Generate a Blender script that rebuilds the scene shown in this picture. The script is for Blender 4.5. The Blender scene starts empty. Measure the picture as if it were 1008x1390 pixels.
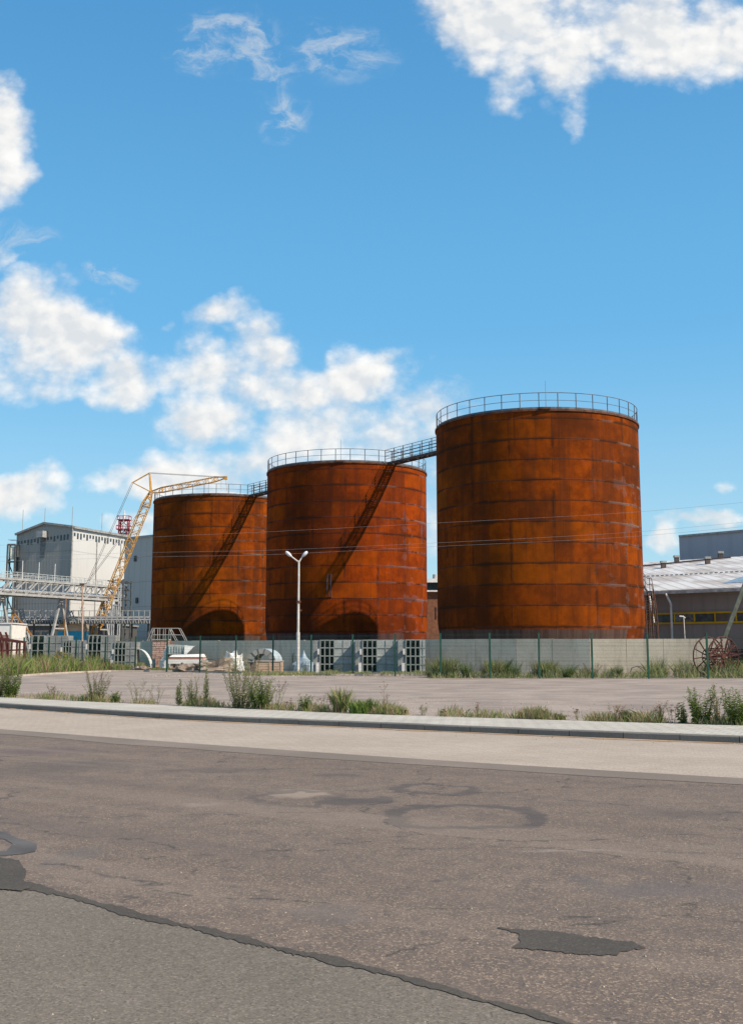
import bpy, math, random
from math import sin, cos, pi, atan2, atan, sqrt, hypot, radians
from mathutils import Vector, Matrix, noise as mnoise
random.seed(7)
S = bpy.context.scene
COL = S.collection

# ------------------------------------------------------------------ camera frame
F = 1530.0; TH = atan(230.0 / F); EYE = 1.6
def ray(px, py):
    x = (px - 504) / F; y = -(py - 650) / F
    return (x, cos(TH) - y * sin(TH), sin(TH) + y * cos(TH))
def P(px, py, Y):                       # world point seen at a place of the photo, Y metres ahead
    v = ray(px, py); k = Y / v[1]
    return Vector((v[0] * k, Y, EYE + v[2] * k))
def G(px, py, z=0.0):                   # world point on level ground z
    v = ray(px, py); k = (z - EYE) / v[2]
    return Vector((v[0] * k, v[1] * k, z))
YZ = 0.11                               # level of the yards beyond the kerb

# ------------------------------------------------------------------ node helpers
def newmat(name):
    m = bpy.data.materials.new(name); m.use_nodes = True
    nt = m.node_tree; nt.nodes.clear()
    o = nt.nodes.new('ShaderNodeOutputMaterial'); b = nt.nodes.new('ShaderNodeBsdfPrincipled')
    nt.links.new(b.outputs[0], o.inputs[0])
    return m, nt, b
class N:
    def __init__(s, nt): s.nt = nt
    def node(s, t, **kw):
        n = s.nt.nodes.new(t)
        for k, v in kw.items(): setattr(n, k, v)
        return n
    def put(s, sock, v):
        if v is None: return
        if hasattr(v, 'is_linked') or hasattr(v, 'links'): s.nt.links.new(v, sock)
        else:
            if hasattr(sock.default_value, '__len__') and not hasattr(v, '__len__'): v = (v,) * len(sock.default_value)
            if hasattr(v, '__len__') and len(v) == 3 and len(sock.default_value) == 4: v = (*v, 1)
            sock.default_value = v
    def m(s, op, a, b=None, c=None, clamp=False):
        n = s.node('ShaderNodeMath', operation=op, use_clamp=clamp)
        s.put(n.inputs[0], a); s.put(n.inputs[1], b) if b is not None else None
        if c is not None: s.put(n.inputs[2], c)
        return n.outputs[0]
    def ss(s, x, a, b, lo=0.0, hi=1.0):
        n = s.node('ShaderNodeMapRange', interpolation_type='SMOOTHSTEP')
        s.put(n.inputs[0], x); s.put(n.inputs[1], a); s.put(n.inputs[2], b); s.put(n.inputs[3], lo); s.put(n.inputs[4], hi)
        return n.outputs[0]
    def mix(s, f, a, b, mode='MIX'):
        n = s.node('ShaderNodeMix', data_type='RGBA', blend_type=mode)
        s.put(n.inputs[0], f); s.put(n.inputs[6], a); s.put(n.inputs[7], b)
        return n.outputs[2]
    def noise(s, vec, scale, detail=4, rough=.55, dist=0, out=0, dim='3D'):
        n = s.node('ShaderNodeTexNoise', noise_dimensions=dim)
        s.put(n.inputs['Vector'], vec); n.inputs['Scale'].default_value = scale
        n.inputs['Detail'].default_value = detail; n.inputs['Roughness'].default_value = rough; n.inputs['Distortion'].default_value = dist
        return n.outputs[out]
    def voro(s, vec, scale, feat='F1', out=0):
        n = s.node('ShaderNodeTexVoronoi', feature=feat)
        s.put(n.inputs['Vector'], vec); n.inputs['Scale'].default_value = scale
        return n.outputs[out]
    def comb(s, x, y, z=0.0):
        n = s.node('ShaderNodeCombineXYZ'); s.put(n.inputs[0], x); s.put(n.inputs[1], y); s.put(n.inputs[2], z); return n.outputs[0]
    def sep(s, v):
        n = s.node('ShaderNodeSeparateXYZ'); s.put(n.inputs[0], v); return n.outputs
    def vm(s, op, a, b):
        n = s.node('ShaderNodeVectorMath', operation=op); s.put(n.inputs[0], a); s.put(n.inputs[1], b); return n.outputs[0]
    def obj(s): return s.node('ShaderNodeTexCoord').outputs['Object']
    def pos(s): return s.node('ShaderNodeNewGeometry').outputs['Position']
    def bump(s, b, h, strength=.4, dist=.02):
        n = s.node('ShaderNodeBump'); n.inputs['Strength'].default_value = strength; n.inputs['Distance'].default_value = dist
        s.put(n.inputs['Height'], h); s.nt.links.new(n.outputs[0], b.inputs['Normal'])
MC = {}
def M(name, col, rough=.7, metal=0, var=.25, scale=2.0, dirt=None, spec=.3):
    """painted / plain surface with patchy wear"""
    if name in MC: return MC[name]
    m, nt, b = newmat(name); n = N(nt); p = n.pos()
    a = n.noise(p, scale, 5, .65)
    dark = tuple(c * (1 - var * 1.3) for c in col); lite = tuple(min(1, c * (1 + var)) for c in col)
    c = n.mix(n.ss(a, .3, .7), dark, lite)
    if dirt:
        st = n.noise(n.vm('MULTIPLY', p, (3, 3, .5)), 2.2, 5, .7)
        c = n.mix(n.m('MULTIPLY', n.ss(st, .52, .72), .8), c, dirt)
    n.put(b.inputs['Base Color'], c); b.inputs['Roughness'].default_value = rough
    b.inputs['Metallic'].default_value = metal; b.inputs['Specular IOR Level'].default_value = spec
    MC[name] = m; return m

# ------------------------------------------------------------------ object helpers
def tag(o, label=None, cat=None, group=None, kind=None):
    if label: o['label'] = label
    if cat: o['category'] = cat
    if group: o['group'] = group
    if kind: o['kind'] = kind
    return o
BASE = {}
def thing(name, label, cat, loc, group=None):
    o = bpy.data.objects.new(name, None); o.empty_display_size = .3
    COL.objects.link(o); o.location = loc; BASE[o.name] = Vector(loc)
    return tag(o, label, cat, group)
class MB:
    def __init__(s): s.v = []; s.f = []
    def add(s, vs, fs):
        n = len(s.v); s.v += [Vector(v) for v in vs]; s.f += [tuple(i + n for i in f) for f in fs]; return s
    def box(s, a, b):
        x0, y0, z0 = a; x1, y1, z1 = b
        return s.add([(x0,y0,z0),(x1,y0,z0),(x1,y1,z0),(x0,y1,z0),(x0,y0,z1),(x1,y0,z1),(x1,y1,z1),(x0,y1,z1)],
                     [(0,3,2,1),(4,5,6,7),(0,1,5,4),(1,2,6,5),(2,3,7,6),(3,0,4,7)])
    def obox(s, c, ux, uy, hx, hy, z0, z1):      # box on an oriented footprint
        c = Vector((c[0], c[1], 0)); ux = Vector((ux[0], ux[1], 0)).normalized(); uy = Vector((uy[0], uy[1], 0)).normalized()
        q = [c - ux*hx - uy*hy, c + ux*hx - uy*hy, c + ux*hx + uy*hy, c - ux*hx + uy*hy]
        return s.prism([(p.x, p.y) for p in q], z0, z1)
    def prism(s, poly, z0, z1):
        n = len(poly)
        area = sum(poly[i][0]*poly[(i+1)%n][1]-poly[(i+1)%n][0]*poly[i][1] for i in range(n))
        if area < 0: poly = poly[::-1]
        vs = [(x, y, z0) for x, y in poly] + [(x, y, z1) for x, y in poly]
        fs = [tuple(range(n))[::-1], tuple(range(n, 2*n))] + [(i, (i+1)%n, n+(i+1)%n, n+i) for i in range(n)]
        return s.add(vs, fs)
    def tube(s, p, q, r, n=6, r2=None, rot=0.0):
        p = Vector(p); q = Vector(q); d = q - p
        if d.length < 1e-6: return s
        r2 = r if r2 is None else r2
        a = d.orthogonal() if abs(d.normalized().z) > .999 else d.cross(Vector((0,0,1)))
        a.normalize(); b = d.cross(a).normalized()
        vs = []
        for k, (c, rr) in enumerate(((p, r), (q, r2))):
            for i in range(n):
                t = 2*pi*i/n + rot; vs.append(c + a*cos(t)*rr + b*sin(t)*rr)
        fs = [(i, (i+1)%n, n+(i+1)%n, n+i) for i in range(n)] + [tuple(range(n))[::-1], tuple(range(n, 2*n))]
        return s.add(vs, fs)
    def bar(s, p, q, w): return s.tube(p, q, w*.7071, 4, rot=pi/4)
    def path(s, pts, r, n=6):
        for a, b in zip(pts, pts[1:]): s.tube(a, b, r, n)
        return s
    def lathe(s, c, prof, n=24, a0=0, a1=2*pi):
        c = Vector(c); full = abs(a1 - a0 - 2*pi) < 1e-6; m = n if full else n+1
        vs = []
        for r, z in prof:
            for i in range(m):
                t = a0 + (a1-a0)*i/n; vs.append(c + Vector((r*cos(t), r*sin(t), z)))
        fs = []
        for k in range(len(prof)-1):
            for i in range(n):
                j = (i+1) % m; fs.append((k*m+i, k*m+j, (k+1)*m+j, (k+1)*m+i))
        return s.add(vs, fs)
    def grid(s, fn, nu, nv):
        vs = [fn(i/nu, j/nv) for j in range(nv+1) for i in range(nu+1)]; w = nu+1
        return s.add(vs, [(j*w+i, j*w+i+1, (j+1)*w+i+1, (j+1)*w+i) for j in range(nv) for i in range(nu)])
    def build(s, name, mat, parent=None, loc=None, smooth=False, mats=None):
        root = parent
        while root is not None and root.parent is not None: root = root.parent
        if root is not None and root.name in BASE: off = BASE[root.name]
        elif root is not None: off = root.location.copy()
        else: off = Vector(loc) if loc is not None else Vector((0,0,0))
        me = bpy.data.meshes.new(name); me.from_pydata([v - off for v in s.v], [], s.f); me.update()
        me.materials.append(mat)
        for m in mats or []: me.materials.append(m)
        if smooth:
            for p in me.polygons: p.use_smooth = True
        o = bpy.data.objects.new(name, me); COL.objects.link(o)
        if parent is not None: o.parent = parent
        elif loc is not None: o.location = loc; BASE[o.name] = Vector(loc)
        return o
def lattice(mb, p, q, w, bays, r, w2=None, ch=None):      # four chords with zigzag lacing
    p = Vector(p); q = Vector(q); d = (q-p).normalized()
    a = d.cross(Vector((0, 1, 0))); a = a.normalized() if a.length > .1 else Vector((1,0,0)); b = d.cross(a).normalized()
    w2 = w if w2 is None else w2; ch = ch or r*1.8
    def pt(t, i):
        ww = w + (w2-w)*t; sx, sy = ((-1,-1),(1,-1),(1,1),(-1,1))[i]
        return p + (q-p)*t + a*sx*ww/2 + b*sy*ww/2
    for i in range(4):
        mb.tube(pt(0,i), pt(1,i), ch, 5)
        for k in range(bays):
            t0, t1 = k/bays, (k+1)/bays; j = (i+1) % 4
            mb.tube(pt(t0, i if k % 2 else j), pt(t1, j if k % 2 else i), r, 4)
            if k % 2 == 0: mb.tube(pt(t0,i), pt(t0,j), r, 4)
    for i in range(4): mb.tube(pt(1,i), pt(1,(i+1)%4), ch, 4)

# ------------------------------------------------------------------ ground materials
def ell(px, py, rx, ry):
    c = G(px, py); a = abs(G(px+rx, py).x - G(px-rx, py).x)/2; b = abs(G(px, py-ry).y - G(px, py+ry).y)/2
    return c.x, c.y, a, b
def mat_road():
    m, nt, b = newmat('road_asphalt'); n = N(nt); p = n.pos()
    big = n.noise(p, .35, 5, .6); med = n.noise(p, 3.2, 6, .7); fine = n.noise(p, 38, 4, .7)
    c = n.mix(n.ss(big, .35, .65), (.168,.124,.097), (.192,.145,.115))
    c = n.mix(n.ss(med, .35, .72), c, (.125,.096,.08))
    agg = n.voro(p, 88, out=1)
    ar = n.sep(agg)[0]
    c = n.mix(n.m('MULTIPLY', n.ss(ar, .74, .98), .62), c, (.40,.30,.20))
    c = n.mix(n.m('MULTIPLY', n.ss(ar, .28, .05), .55), c, (.07,.058,.05))
    fl = n.ss(n.noise(p, 9, 5, .8), .56, .74)
    c = n.mix(n.m('MULTIPLY', fl, .4), c, (.25,.18,.12))
    w = n.noise(p, 1.3, 5, .65, out=1)
    pw = n.vm('ADD', p, n.vm('MULTIPLY', n.vm('SUBTRACT', w, (.5,.5,.5)), (.9, 1.3, 0)))
    sx, sy, _ = n.sep(pw)
    def dist(e):
        dx = n.m('DIVIDE', n.m('SUBTRACT', sx, e[0]), e[2]); dy = n.m('DIVIDE', n.m('SUBTRACT', sy, e[1]), e[3])
        return n.m('SQRT', n.m('ADD', n.m('MULTIPLY', dx, dx), n.m('MULTIPLY', dy, dy)))
    def stain(c, e, col, op, ring=None, soft=.12):
        d = dist(e)
        if ring: k = n.m('MULTIPLY', n.ss(d, 1.0+soft, 1.0), n.ss(d, ring-soft, ring))
        else: k = n.ss(d, 1.0+soft, 1.0-soft)
        return n.mix(n.m('MULTIPLY', k, op), c, col)
    tar = (.085,.072,.064)
    c = stain(c, ell(634, 1109, 114, 16), tar, .85, ring=.78)
    c = stain(c, ell(592, 1071, 52, 8), tar, .75, ring=.8)
    c = stain(c, ell(404, 1076, 40, 6), (.32,.25,.19), .75, soft=.2)
    c = stain(c, ell(400, 1082, 62, 11), tar, .6, ring=.86)
    c = stain(c, ell(492, 1088, 48, 5), tar, .85, soft=.3)
    c = stain(c, ell(452, 1052, 36, 3), tar, .6, soft=.3)
    c = stain(c, ell(288, 1046, 75, 3), tar, .5, soft=.5)
    c = stain(c, ell(95, 1040, 80, 8), tar, .45, soft=.5)
    c = stain(c, ell(60, 1020, 60, 4), (.13,.095,.09), .7, soft=.5)
    c = stain(c, ell(930, 1104, 90, 5), tar, .4, soft=.6)
    c = stain(c, ell(900, 1210, 95, 12), (.12,.105,.1), .55, soft=.6)
    c = stain(c, ell(790, 1198, 20, 6), (.12,.108,.1), .55, soft=.4)
    c = stain(c, ell(460, 1238, 50, 12), (.13,.11,.1), .5, soft=.5)
    c = stain(c, ell(100, 1162, 24, 12), (.12,.11,.1), .5, soft=.5)
    c = stain(c, ell(320, 1201, 12, 3), tar, .7, soft=.4)
    c = stain(c, ell(780, 1156, 70, 2.5), (.3,.24,.2), .5, soft=.6)
    c = stain(c, ell(275, 1092, 30, 1.5), (.3,.24,.2), .45, soft=.6)
    rt = n.node('ShaderNodeVectorRotate', rotation_type='Z_AXIS'); n.put(rt.inputs['Vector'], p); rt.inputs['Angle'].default_value = .60
    tr_n = n.noise(n.vm('MULTIPLY', rt.outputs[0], (.045, .95, 1)), 1, 5, .6)
    c = n.mix(n.m('MULTIPLY', n.ss(tr_n, .50, .66), .45), c, (.125,.097,.082)); c = n.mix(n.m('MULTIPLY', n.ss(tr_n, .46, .32), .35), c, (.26,.20,.155))
    dr = n.voro(p, 1.9, out=0); drs = n.sep(n.voro(p, 1.9, out=1))[0]
    c = n.mix(n.m('MULTIPLY', n.ss(n.m('ADD', dr, n.m('MULTIPLY', n.m('SUBTRACT', fine, .5), .06)), n.m('MULTIPLY', drs, .13), n.m('MULTIPLY', drs, .07)), .5), c, (.06,.052,.047))
    # thin cracks
    cr = n.voro(n.vm('ADD', n.vm('MULTIPLY', p, (.32,.5,1)), n.vm('MULTIPLY', w, (.35,.35,0))), 1, 'DISTANCE_TO_EDGE')
    c = n.mix(n.m('MULTIPLY', n.ss(cr, .010, .0), n.m('MULTIPLY', n.ss(med, .42, .55), .75)), c, (.05,.045,.04))
    n.put(b.inputs['Base Color'], c); b.inputs['Roughness'].default_value = .85; b.inputs['Specular IOR Level'].default_value = .25
    n.bump(b, n.m('ADD', n.m('MULTIPLY', ar, .5), fine), .7, .012)
    return m
def mat_dusty(name, c1, c2, c3, streak=0, paver=None, bump=.4, fine=30, joint=(.16,.13,.11), jo=.5, ang=0.0):
    m, nt, b = newmat(name); n = N(nt); p = n.pos()
    if ang:
        r = n.node('ShaderNodeVectorRotate', rotation_type='Z_AXIS'); n.put(r.inputs['Vector'], p); r.inputs['Angle'].default_value = ang; p = r.outputs[0]
    a = n.noise(p, .5, 6, .65); f = n.noise(p, fine, 4, .75); md = n.noise(p, 4, 6, .7)
    c = n.mix(n.ss(a, .35, .65), c1, c2)
    c = n.mix(n.m('MULTIPLY', n.ss(md, .5, .75), .6), c, c3)
    if streak:
        s = n.noise(n.vm('MULTIPLY', p, (.12, 1.3, 1)), 1.0, 6, .7)
        c = n.mix(n.m('MULTIPLY', n.ss(s, .5, .7), streak), c, c2)
        s2 = n.noise(n.vm('MULTIPLY', p, (.05, .9, 1)), 1.7, 5, .7)
        c = n.mix(n.m('MULTIPLY', n.ss(s2, .56, .66), streak*.7), c, c3)
    c = n.mix(n.ss(f, .3, .7, .0, .35), c, (.08,.07,.06))
    if name in ('grey_fine_asphalt', 'tar_sealant'):
        g_ = n.sep(n.voro(p, 95, out=1))[0]
        c = n.mix(n.m('MULTIPLY', n.ss(g_, .7, .98), .32), c, (.36,.31,.25) if name[0] == 'g' else (.16,.14,.12)); c = n.mix(n.m('MULTIPLY', n.ss(g_, .25, .02), .5), c, (.05,.045,.04))
    hb = f
    if paver:
        br = n.node('ShaderNodeTexBrick'); n.put(br.inputs['Vector'], p)
        br.inputs['Scale'].default_value = 1; br.inputs['Brick Width'].default_value = paver[0]; br.inputs['Row Height'].default_value = paver[1]
        br.inputs['Mortar Size'].default_value = paver[2]; br.inputs['Mortar Smooth'].default_value = .3
        br.inputs['Color1'].default_value = (.8,.8,.8,1); br.inputs['Color2'].default_value = (1,1,1,1); br.inputs['Mortar'].default_value = (1,1,1,1)
        c = n.mix(.5, c, br.outputs[0], 'MULTIPLY')
        c = n.mix(n.m('MULTIPLY', br.outputs['Fac'], jo), c, joint)
        hb = n.m('SUBTRACT', n.m('MULTIPLY', f, .3), br.outputs['Fac'])
    n.put(b.inputs['Base Color'], c); b.inputs['Roughness'].default_value = .9; b.inputs['Specular IOR Level'].default_value = .2
    n.bump(b, hb, bump, .01)
    return m
ROAD = mat_road(); MARGIN = mat_dusty('smooth_worn_asphalt', (.20,.16,.13), (.25,.20,.16), (.17,.135,.11), fine=26)
SHOULDER = mat_dusty('dusty_shoulder_pavers', (.44,.36,.285), (.50,.41,.33), (.52,.39,.275), paver=(.22,.11,.012), jo=.25, ang=.55)
PAVE = mat_dusty('pale_concrete_pavers', (.52,.48,.41), (.60,.56,.48), (.46,.41,.34), paver=(.3,.3,.018), jo=.45, ang=.55)
LOT = mat_dusty('worn_lot_asphalt', (.27,.215,.18), (.40,.325,.27), (.215,.172,.148), streak=.9, fine=14)
DIRT = mat_dusty('sandy_soil', (.24,.19,.14), (.30,.24,.18), (.19,.16,.11), fine=10)
NEWASPH = mat_dusty('grey_fine_asphalt', (.160,.134,.104), (.195,.163,.128), (.138,.115,.092), fine=30, bump=.6)
TAR = mat_dusty('tar_sealant', (.064,.055,.045), (.088,.075,.06), (.076,.062,.048), fine=50, bump=.3)
KERBM = mat_dusty('kerb_concrete', (.18,.168,.148), (.225,.21,.185), (.14,.13,.115), fine=25, bump=.5)

# ------------------------------------------------------------------ kerb curve and ground sheets
def catm(pts, k):
    out = []; n = len(pts)
    for i in range(n-1):
        p0 = pts[max(i-1,0)]; p1 = pts[i]; p2 = pts[i+1]; p3 = pts[min(i+2,n-1)]
        for j in range(k):
            t = j/k
            out.append(.5*((2*p1)+(p2-p0)*t+(2*p0-5*p1+4*p2-p3)*t*t+(3*p1-p0-3*p2+p3)*t**3))
    out.append(pts[-1]); return out
def line_px(pts, z, k=8, ext=(40, 30)):
    w = [G(x, y, z) for x, y in pts]
    a = w[0] + (w[0]-w[1]).normalized()*ext[0]; b = w[-1] + (w[-1]-w[-2]).normalized()*ext[1]
    return [a] + catm(w, k) + [b]
KB = line_px([(0,961),(130,970),(263,978.5),(504,989),(756,1000),(1008,1010)], 0.0)
BE = line_px([(0,990),(252,1009),(504,1026.5),(756,1042.5),(1008,1057)], 0.0)
PBk = line_px([(0,947),(252,959),(504,970),(756,978),(1008,985.5)], YZ)
def perp(line, d):
    out = []
    for i, p in enumerate(line):
        t = (line[min(i+1,len(line)-1)] - line[max(i-1,0)]); t.z = 0; t.normalize()
        out.append(p + Vector((-t.y, t.x, 0))*d)
    return out
def strip(mb, a, b, za, zb):
    n = min(len(a), len(b)); vs = []
    for i in range(n): vs += [(a[i].x, a[i].y, za), (b[i].x, b[i].y, zb)]
    mb.add(vs, [(2*i, 2*i+2, 2*i+3, 2*i+1) for i in range(n-1)])
def resample(line, n):
    d = [0]
    for a, b in zip(line, line[1:]): d.append(d[-1] + (b-a).length)
    out = []
    for k in range(n):
        t = d[-1]*k/(n-1); i = 0
        while i < len(d)-2 and d[i+1] < t: i += 1
        u = (t-d[i])/max(1e-9, d[i+1]-d[i]); out.append(line[i].lerp(line[i+1], u))
    return out
def bm_tri(o):
    import bmesh
    b = bmesh.new(); b.from_mesh(o.data)
    if b.faces and sum(f.normal.z for f in b.faces) < 0: bmesh.ops.reverse_faces(b, faces=b.faces[:])
    bmesh.ops.triangulate(b, faces=b.faces[:], ngon_method='EAR_CLIP'); b.to_mesh(o.data); b.free()
mb = MB(); mb.add([(-600,-60,-.012),(600,-60,-.012),(600,2500,-.012),(-600,2500,-.012)], [(0,1,2,3)])
mb.v[2].x = 2500; mb.v[3].x = -2500
tag(mb.build('ground', DIRT), kind='structure')
KBr = resample(KB, 60); BEr = resample(BE, 60); KBk = perp(KBr, .16); PBr = resample(PBk, 60)
mb = MB(); near = [Vector((p.x, -40, 0)) for p in BEr]; strip(mb, near, BEr, 0, 0); tag(mb.build('road', ROAD), kind='structure')
mb = MB(); mg = perp(BEr, -.75); mg = [Vector((p.x+.12*mnoise.noise(p*.9), p.y+.22*mnoise.noise(p*.9+Vector((5,5,5))), 0)) for p in mg]; strip(mb, mg, BEr, .004, .004); tag(mb.build('road_margin', MARGIN), kind='structure')
mb = MB(); strip(mb, BEr, KBr, -.004, -.004); tag(mb.build('road_shoulder', SHOULDER), kind='structure')
mb = MB()
kl = sum((b-a).length for a, b in zip(KB, KB[1:])); ns = int(kl/1.0); kr = resample(KB, ns+1); kk = perp(kr, .16)
for i in range(ns):
    a, b, c, d = kr[i], kr[i+1], kk[i+1], kk[i]; g = .006
    t = (b-a).normalized(); j = random.uniform(-.004, .004)
    q = [a+t*g, b-t*g, c-t*g, d+t*g]; z1 = .125 + j
    ba, bb = q[0]+(q[3]-q[0])*.12, q[1]+(q[2]-q[1])*.12
    mb.add([(q[0].x,q[0].y,-.1),(q[1].x,q[1].y,-.1),(q[2].x,q[2].y,-.1),(q[3].x,q[3].y,-.1),
            (q[0].x,q[0].y,z1-.02),(q[1].x,q[1].y,z1-.02),(bb.x,bb.y,z1),(ba.x,ba.y,z1),(q[2].x,q[2].y,z1),(q[3].x,q[3].y,z1)],
           [(0,1,5,4),(4,5,6,7),(7,6,8,9),(1,2,8,6,5),(3,0,4,7,9),(2,3,9,8)])
tag(mb.build('kerb', KERBM), kind='structure')
mb = MB(); strip(mb, KBk, PBr, .115, .115); tag(mb.build('pavement', PAVE), kind='structure')
SAND = mat_dusty('gutter_sand', (.40,.27,.17), (.48,.34,.22), (.30,.19,.12), fine=30, bump=.8)
kf = resample(KB, 700); rs0 = random.Random(9); mb = MB()
ow = perp(kf, -.001); iw = [p+(q-p)*(.10+.9*max(0,mnoise.noise(p*.8))+.5*max(0,mnoise.noise(p*4))+rs0.uniform(0,.12)) for p, q in zip(kf, perp(kf, -.30))]
strip(mb, iw, ow, .002, .012); tag(mb.build('gutter_sand', SAND), kind='structure')
edge = resample([Vector((-42,78,YZ)), Vector((-22,54,YZ)), G(25,918.5,YZ), G(90,914.5,YZ), G(150,912.5,YZ), G(235,912.5,YZ), G(330,915,YZ), G(450,918,YZ), G(575,918,YZ), G(582,922.5,YZ), G(760,922,YZ), G(1000,921.5,YZ), G(1250,921,YZ), Vector((60,50,YZ))], 260)
mb = MB(); pl_ = list(PBr)+[Vector((60,0,YZ))]+edge[::-1]; mb.add([(p.x,p.y,YZ) for p in pl_], [tuple(range(len(pl_)))]); yp = mb.build('yard_paving', LOT); bm_tri(yp); tag(yp, kind='structure')
mb = MB(); pl_ = edge+[Vector((420,60,0)), Vector((420,420,0)), Vector((-420,420,0)), Vector((-420,110,0))]; mb.add([(p.x,p.y,YZ-.004) for p in pl_], [tuple(range(len(pl_)))]); yp = mb.build('yard_ground', DIRT); bm_tri(yp); tag(yp, kind='structure')
LK = M('pale_kerb_stone', (.42,.36,.3), .9, var=.15)
mb = MB(); e2 = [G(x, y, YZ) for x, y in ((20,919),(60,916),(100,913.8),(150,911.8),(235,911.8),(330,914.2),(450,917.2),(575,917.2))]
for a, b in zip(e2, e2[1:]): mb.bar(a+Vector((0,0,.03)), b+Vector((0,0,.03)), .13)
tag(mb.build('yard_edging', LK), kind='structure')

def jag(pts, amp, seed, sub=14):
    out = []; n = len(pts); q = 0
    cx_ = sum(p[0] for p in pts)/n; cy_ = sum(p[1] for p in pts)/n
    for i in range(n):
        a, b = Vector((*pts[i], 0)), Vector((*pts[(i+1) % n], 0)); L = (b-a).length; k_ = max(2, int(L/2.2)); d = (b-a)/L; nr = Vector((-d.y, d.x, 0))
        for k in range(k_):
            t = k/k_; p = a.lerp(b, t); w = min(1, 4*t*(1-t)+.15)
            o = mnoise.noise(Vector((p.x*.11, p.y*.2, seed)))*1.2+mnoise.noise(Vector((p.x*.4, p.y*.8, seed+9)))*.8
            p = p+nr*o*amp*w*(.35+.65*abs(nr.x)); out.append((p.x, p.y))
    return out
def patch(name, poly, z, mat):
    mb = MB(); vs = [G(x, y, 0) for x, y in poly]; mb.add([(v.x, v.y, z) for v in vs], [tuple(range(len(vs)))])
    o = mb.build(name, mat)
    bm_tri(o); return tag(o, kind='structure')
seam = [(-60,1192),(0,1196),(45,1206),(100,1219),(150,1234),(200,1248),(255,1259),(330,1277),(385,1292),(432,1301),(520,1322),(620,1350),(720,1378),(860,1420)]
def seamline(off, amp, seed):
    r = random.Random(seed); out = []
    for (x0, y0), (x1, y1) in zip(seam, seam[1:]):
        for k in range(14):
            t = k/14; x = x0+(x1-x0)*t; s = (1 + .35*sin(x*.045) + .22*sin(x*.11+2))
            out.append((x, y0+(y1-y0)*t + off*s + r.uniform(-amp, amp)))
    return out
top = seamline(-3.8, 1.2, 1); bot = seamline(3.8, 1.5, 2)
lowpoly = [(x, y) for x, y in seamline(0, .2, 5)]
mb = MB(); r0 = [G(x, y) for x, y in lowpoly]; r1 = [Vector((p.x, min(1.5, p.y-1), 0)) for p in r0]; strip(mb, r1, r0, .004, .004)
tag(mb.build('road_resurfacing', NEWASPH), kind='structure')
mb = MB(); strip(mb, [G(*p) for p in bot], [G(*p) for p in top], .008, .008); tag(mb.build('tar_seam', TAR), kind='structure')
patch('tar_patch', jag([(-30,1170),(0,1166),(26,1170),(36,1185),(33,1199),(44,1206),(30,1212),(-30,1206)], 2.6, 3), .012, TAR)
patch('tar_patch', jag([(-30,1128),(8,1130),(22,1138),(50,1146),(48,1157),(30,1160),(0,1163),(-30,1164),(-30,1158),(8,1156),(17,1146),(6,1140),(-30,1138)], 1.3, 4), .004, M('thin_tar_film', (.095,.085,.078), .8))
patch('tar_patch', jag([(672,1260),(700,1262),(740,1264),(785,1270),(830,1277),(858,1279),(876,1288),(845,1293),(838,1298),(790,1297),(740,1291),(694,1288),(706,1279),(702,1268)], 4.0, 5, 18), .004, TAR)

# ------------------------------------------------------------------ loose grit
def grit(name, pts, mat, seed):
    r = random.Random(seed); mb = MB()
    for p, sz in pts:
        a = [Vector((r.uniform(-1,1), r.uniform(-1,1), r.uniform(.1,1)))*sz for _ in range(2)]
        k = r.uniform(0, 6.28); q = [p+Vector((cos(k+i*2.09)*sz, sin(k+i*2.09)*sz, 0)) for i in range(3)]; t = p+Vector((0,0,sz*r.uniform(.5,1)))
        mb.add(q+[t], [(0,1,3),(1,2,3),(2,0,3)])
    tag(mb.build(name, mat), kind='stuff')
rg = random.Random(21); pp = []
for i in range(900):
    k = rg.randrange(len(kf)-1); p = kf[k].lerp(kf[k+1], rg.random()); nx = (BEr[30]-KBr[30]).normalized(); p = p+nx*abs(rg.gauss(0, .55)); pp.append((Vector((p.x,p.y,-.002)), rg.uniform(.006,.022)))
for i in range(500): p = G(rg.uniform(-20,1030), rg.uniform(1030,1390)); pp.append((Vector((p.x,p.y,.001)), rg.uniform(.003,.010)))
grit('grit', pp, M('pale_grit', (.36,.30,.23), .9, var=.4, scale=30), 1)
pp = []
for i in range(1300):
    x = rg.uniform(-20, 1030); b_ = G(x, 947+(985-947)*x/1008-rg.random()**2*22, YZ); pp.append((b_, rg.uniform(.01,.035)))
for i in range(900): pp.append((G(rg.uniform(200, 1030), 918-rg.random()*4+ (3 if i%2 else 0), YZ), rg.uniform(.02,.07)))
grit('grit', pp, M('yard_grit', (.33,.27,.2), .9, var=.5, scale=30), 2)

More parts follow.
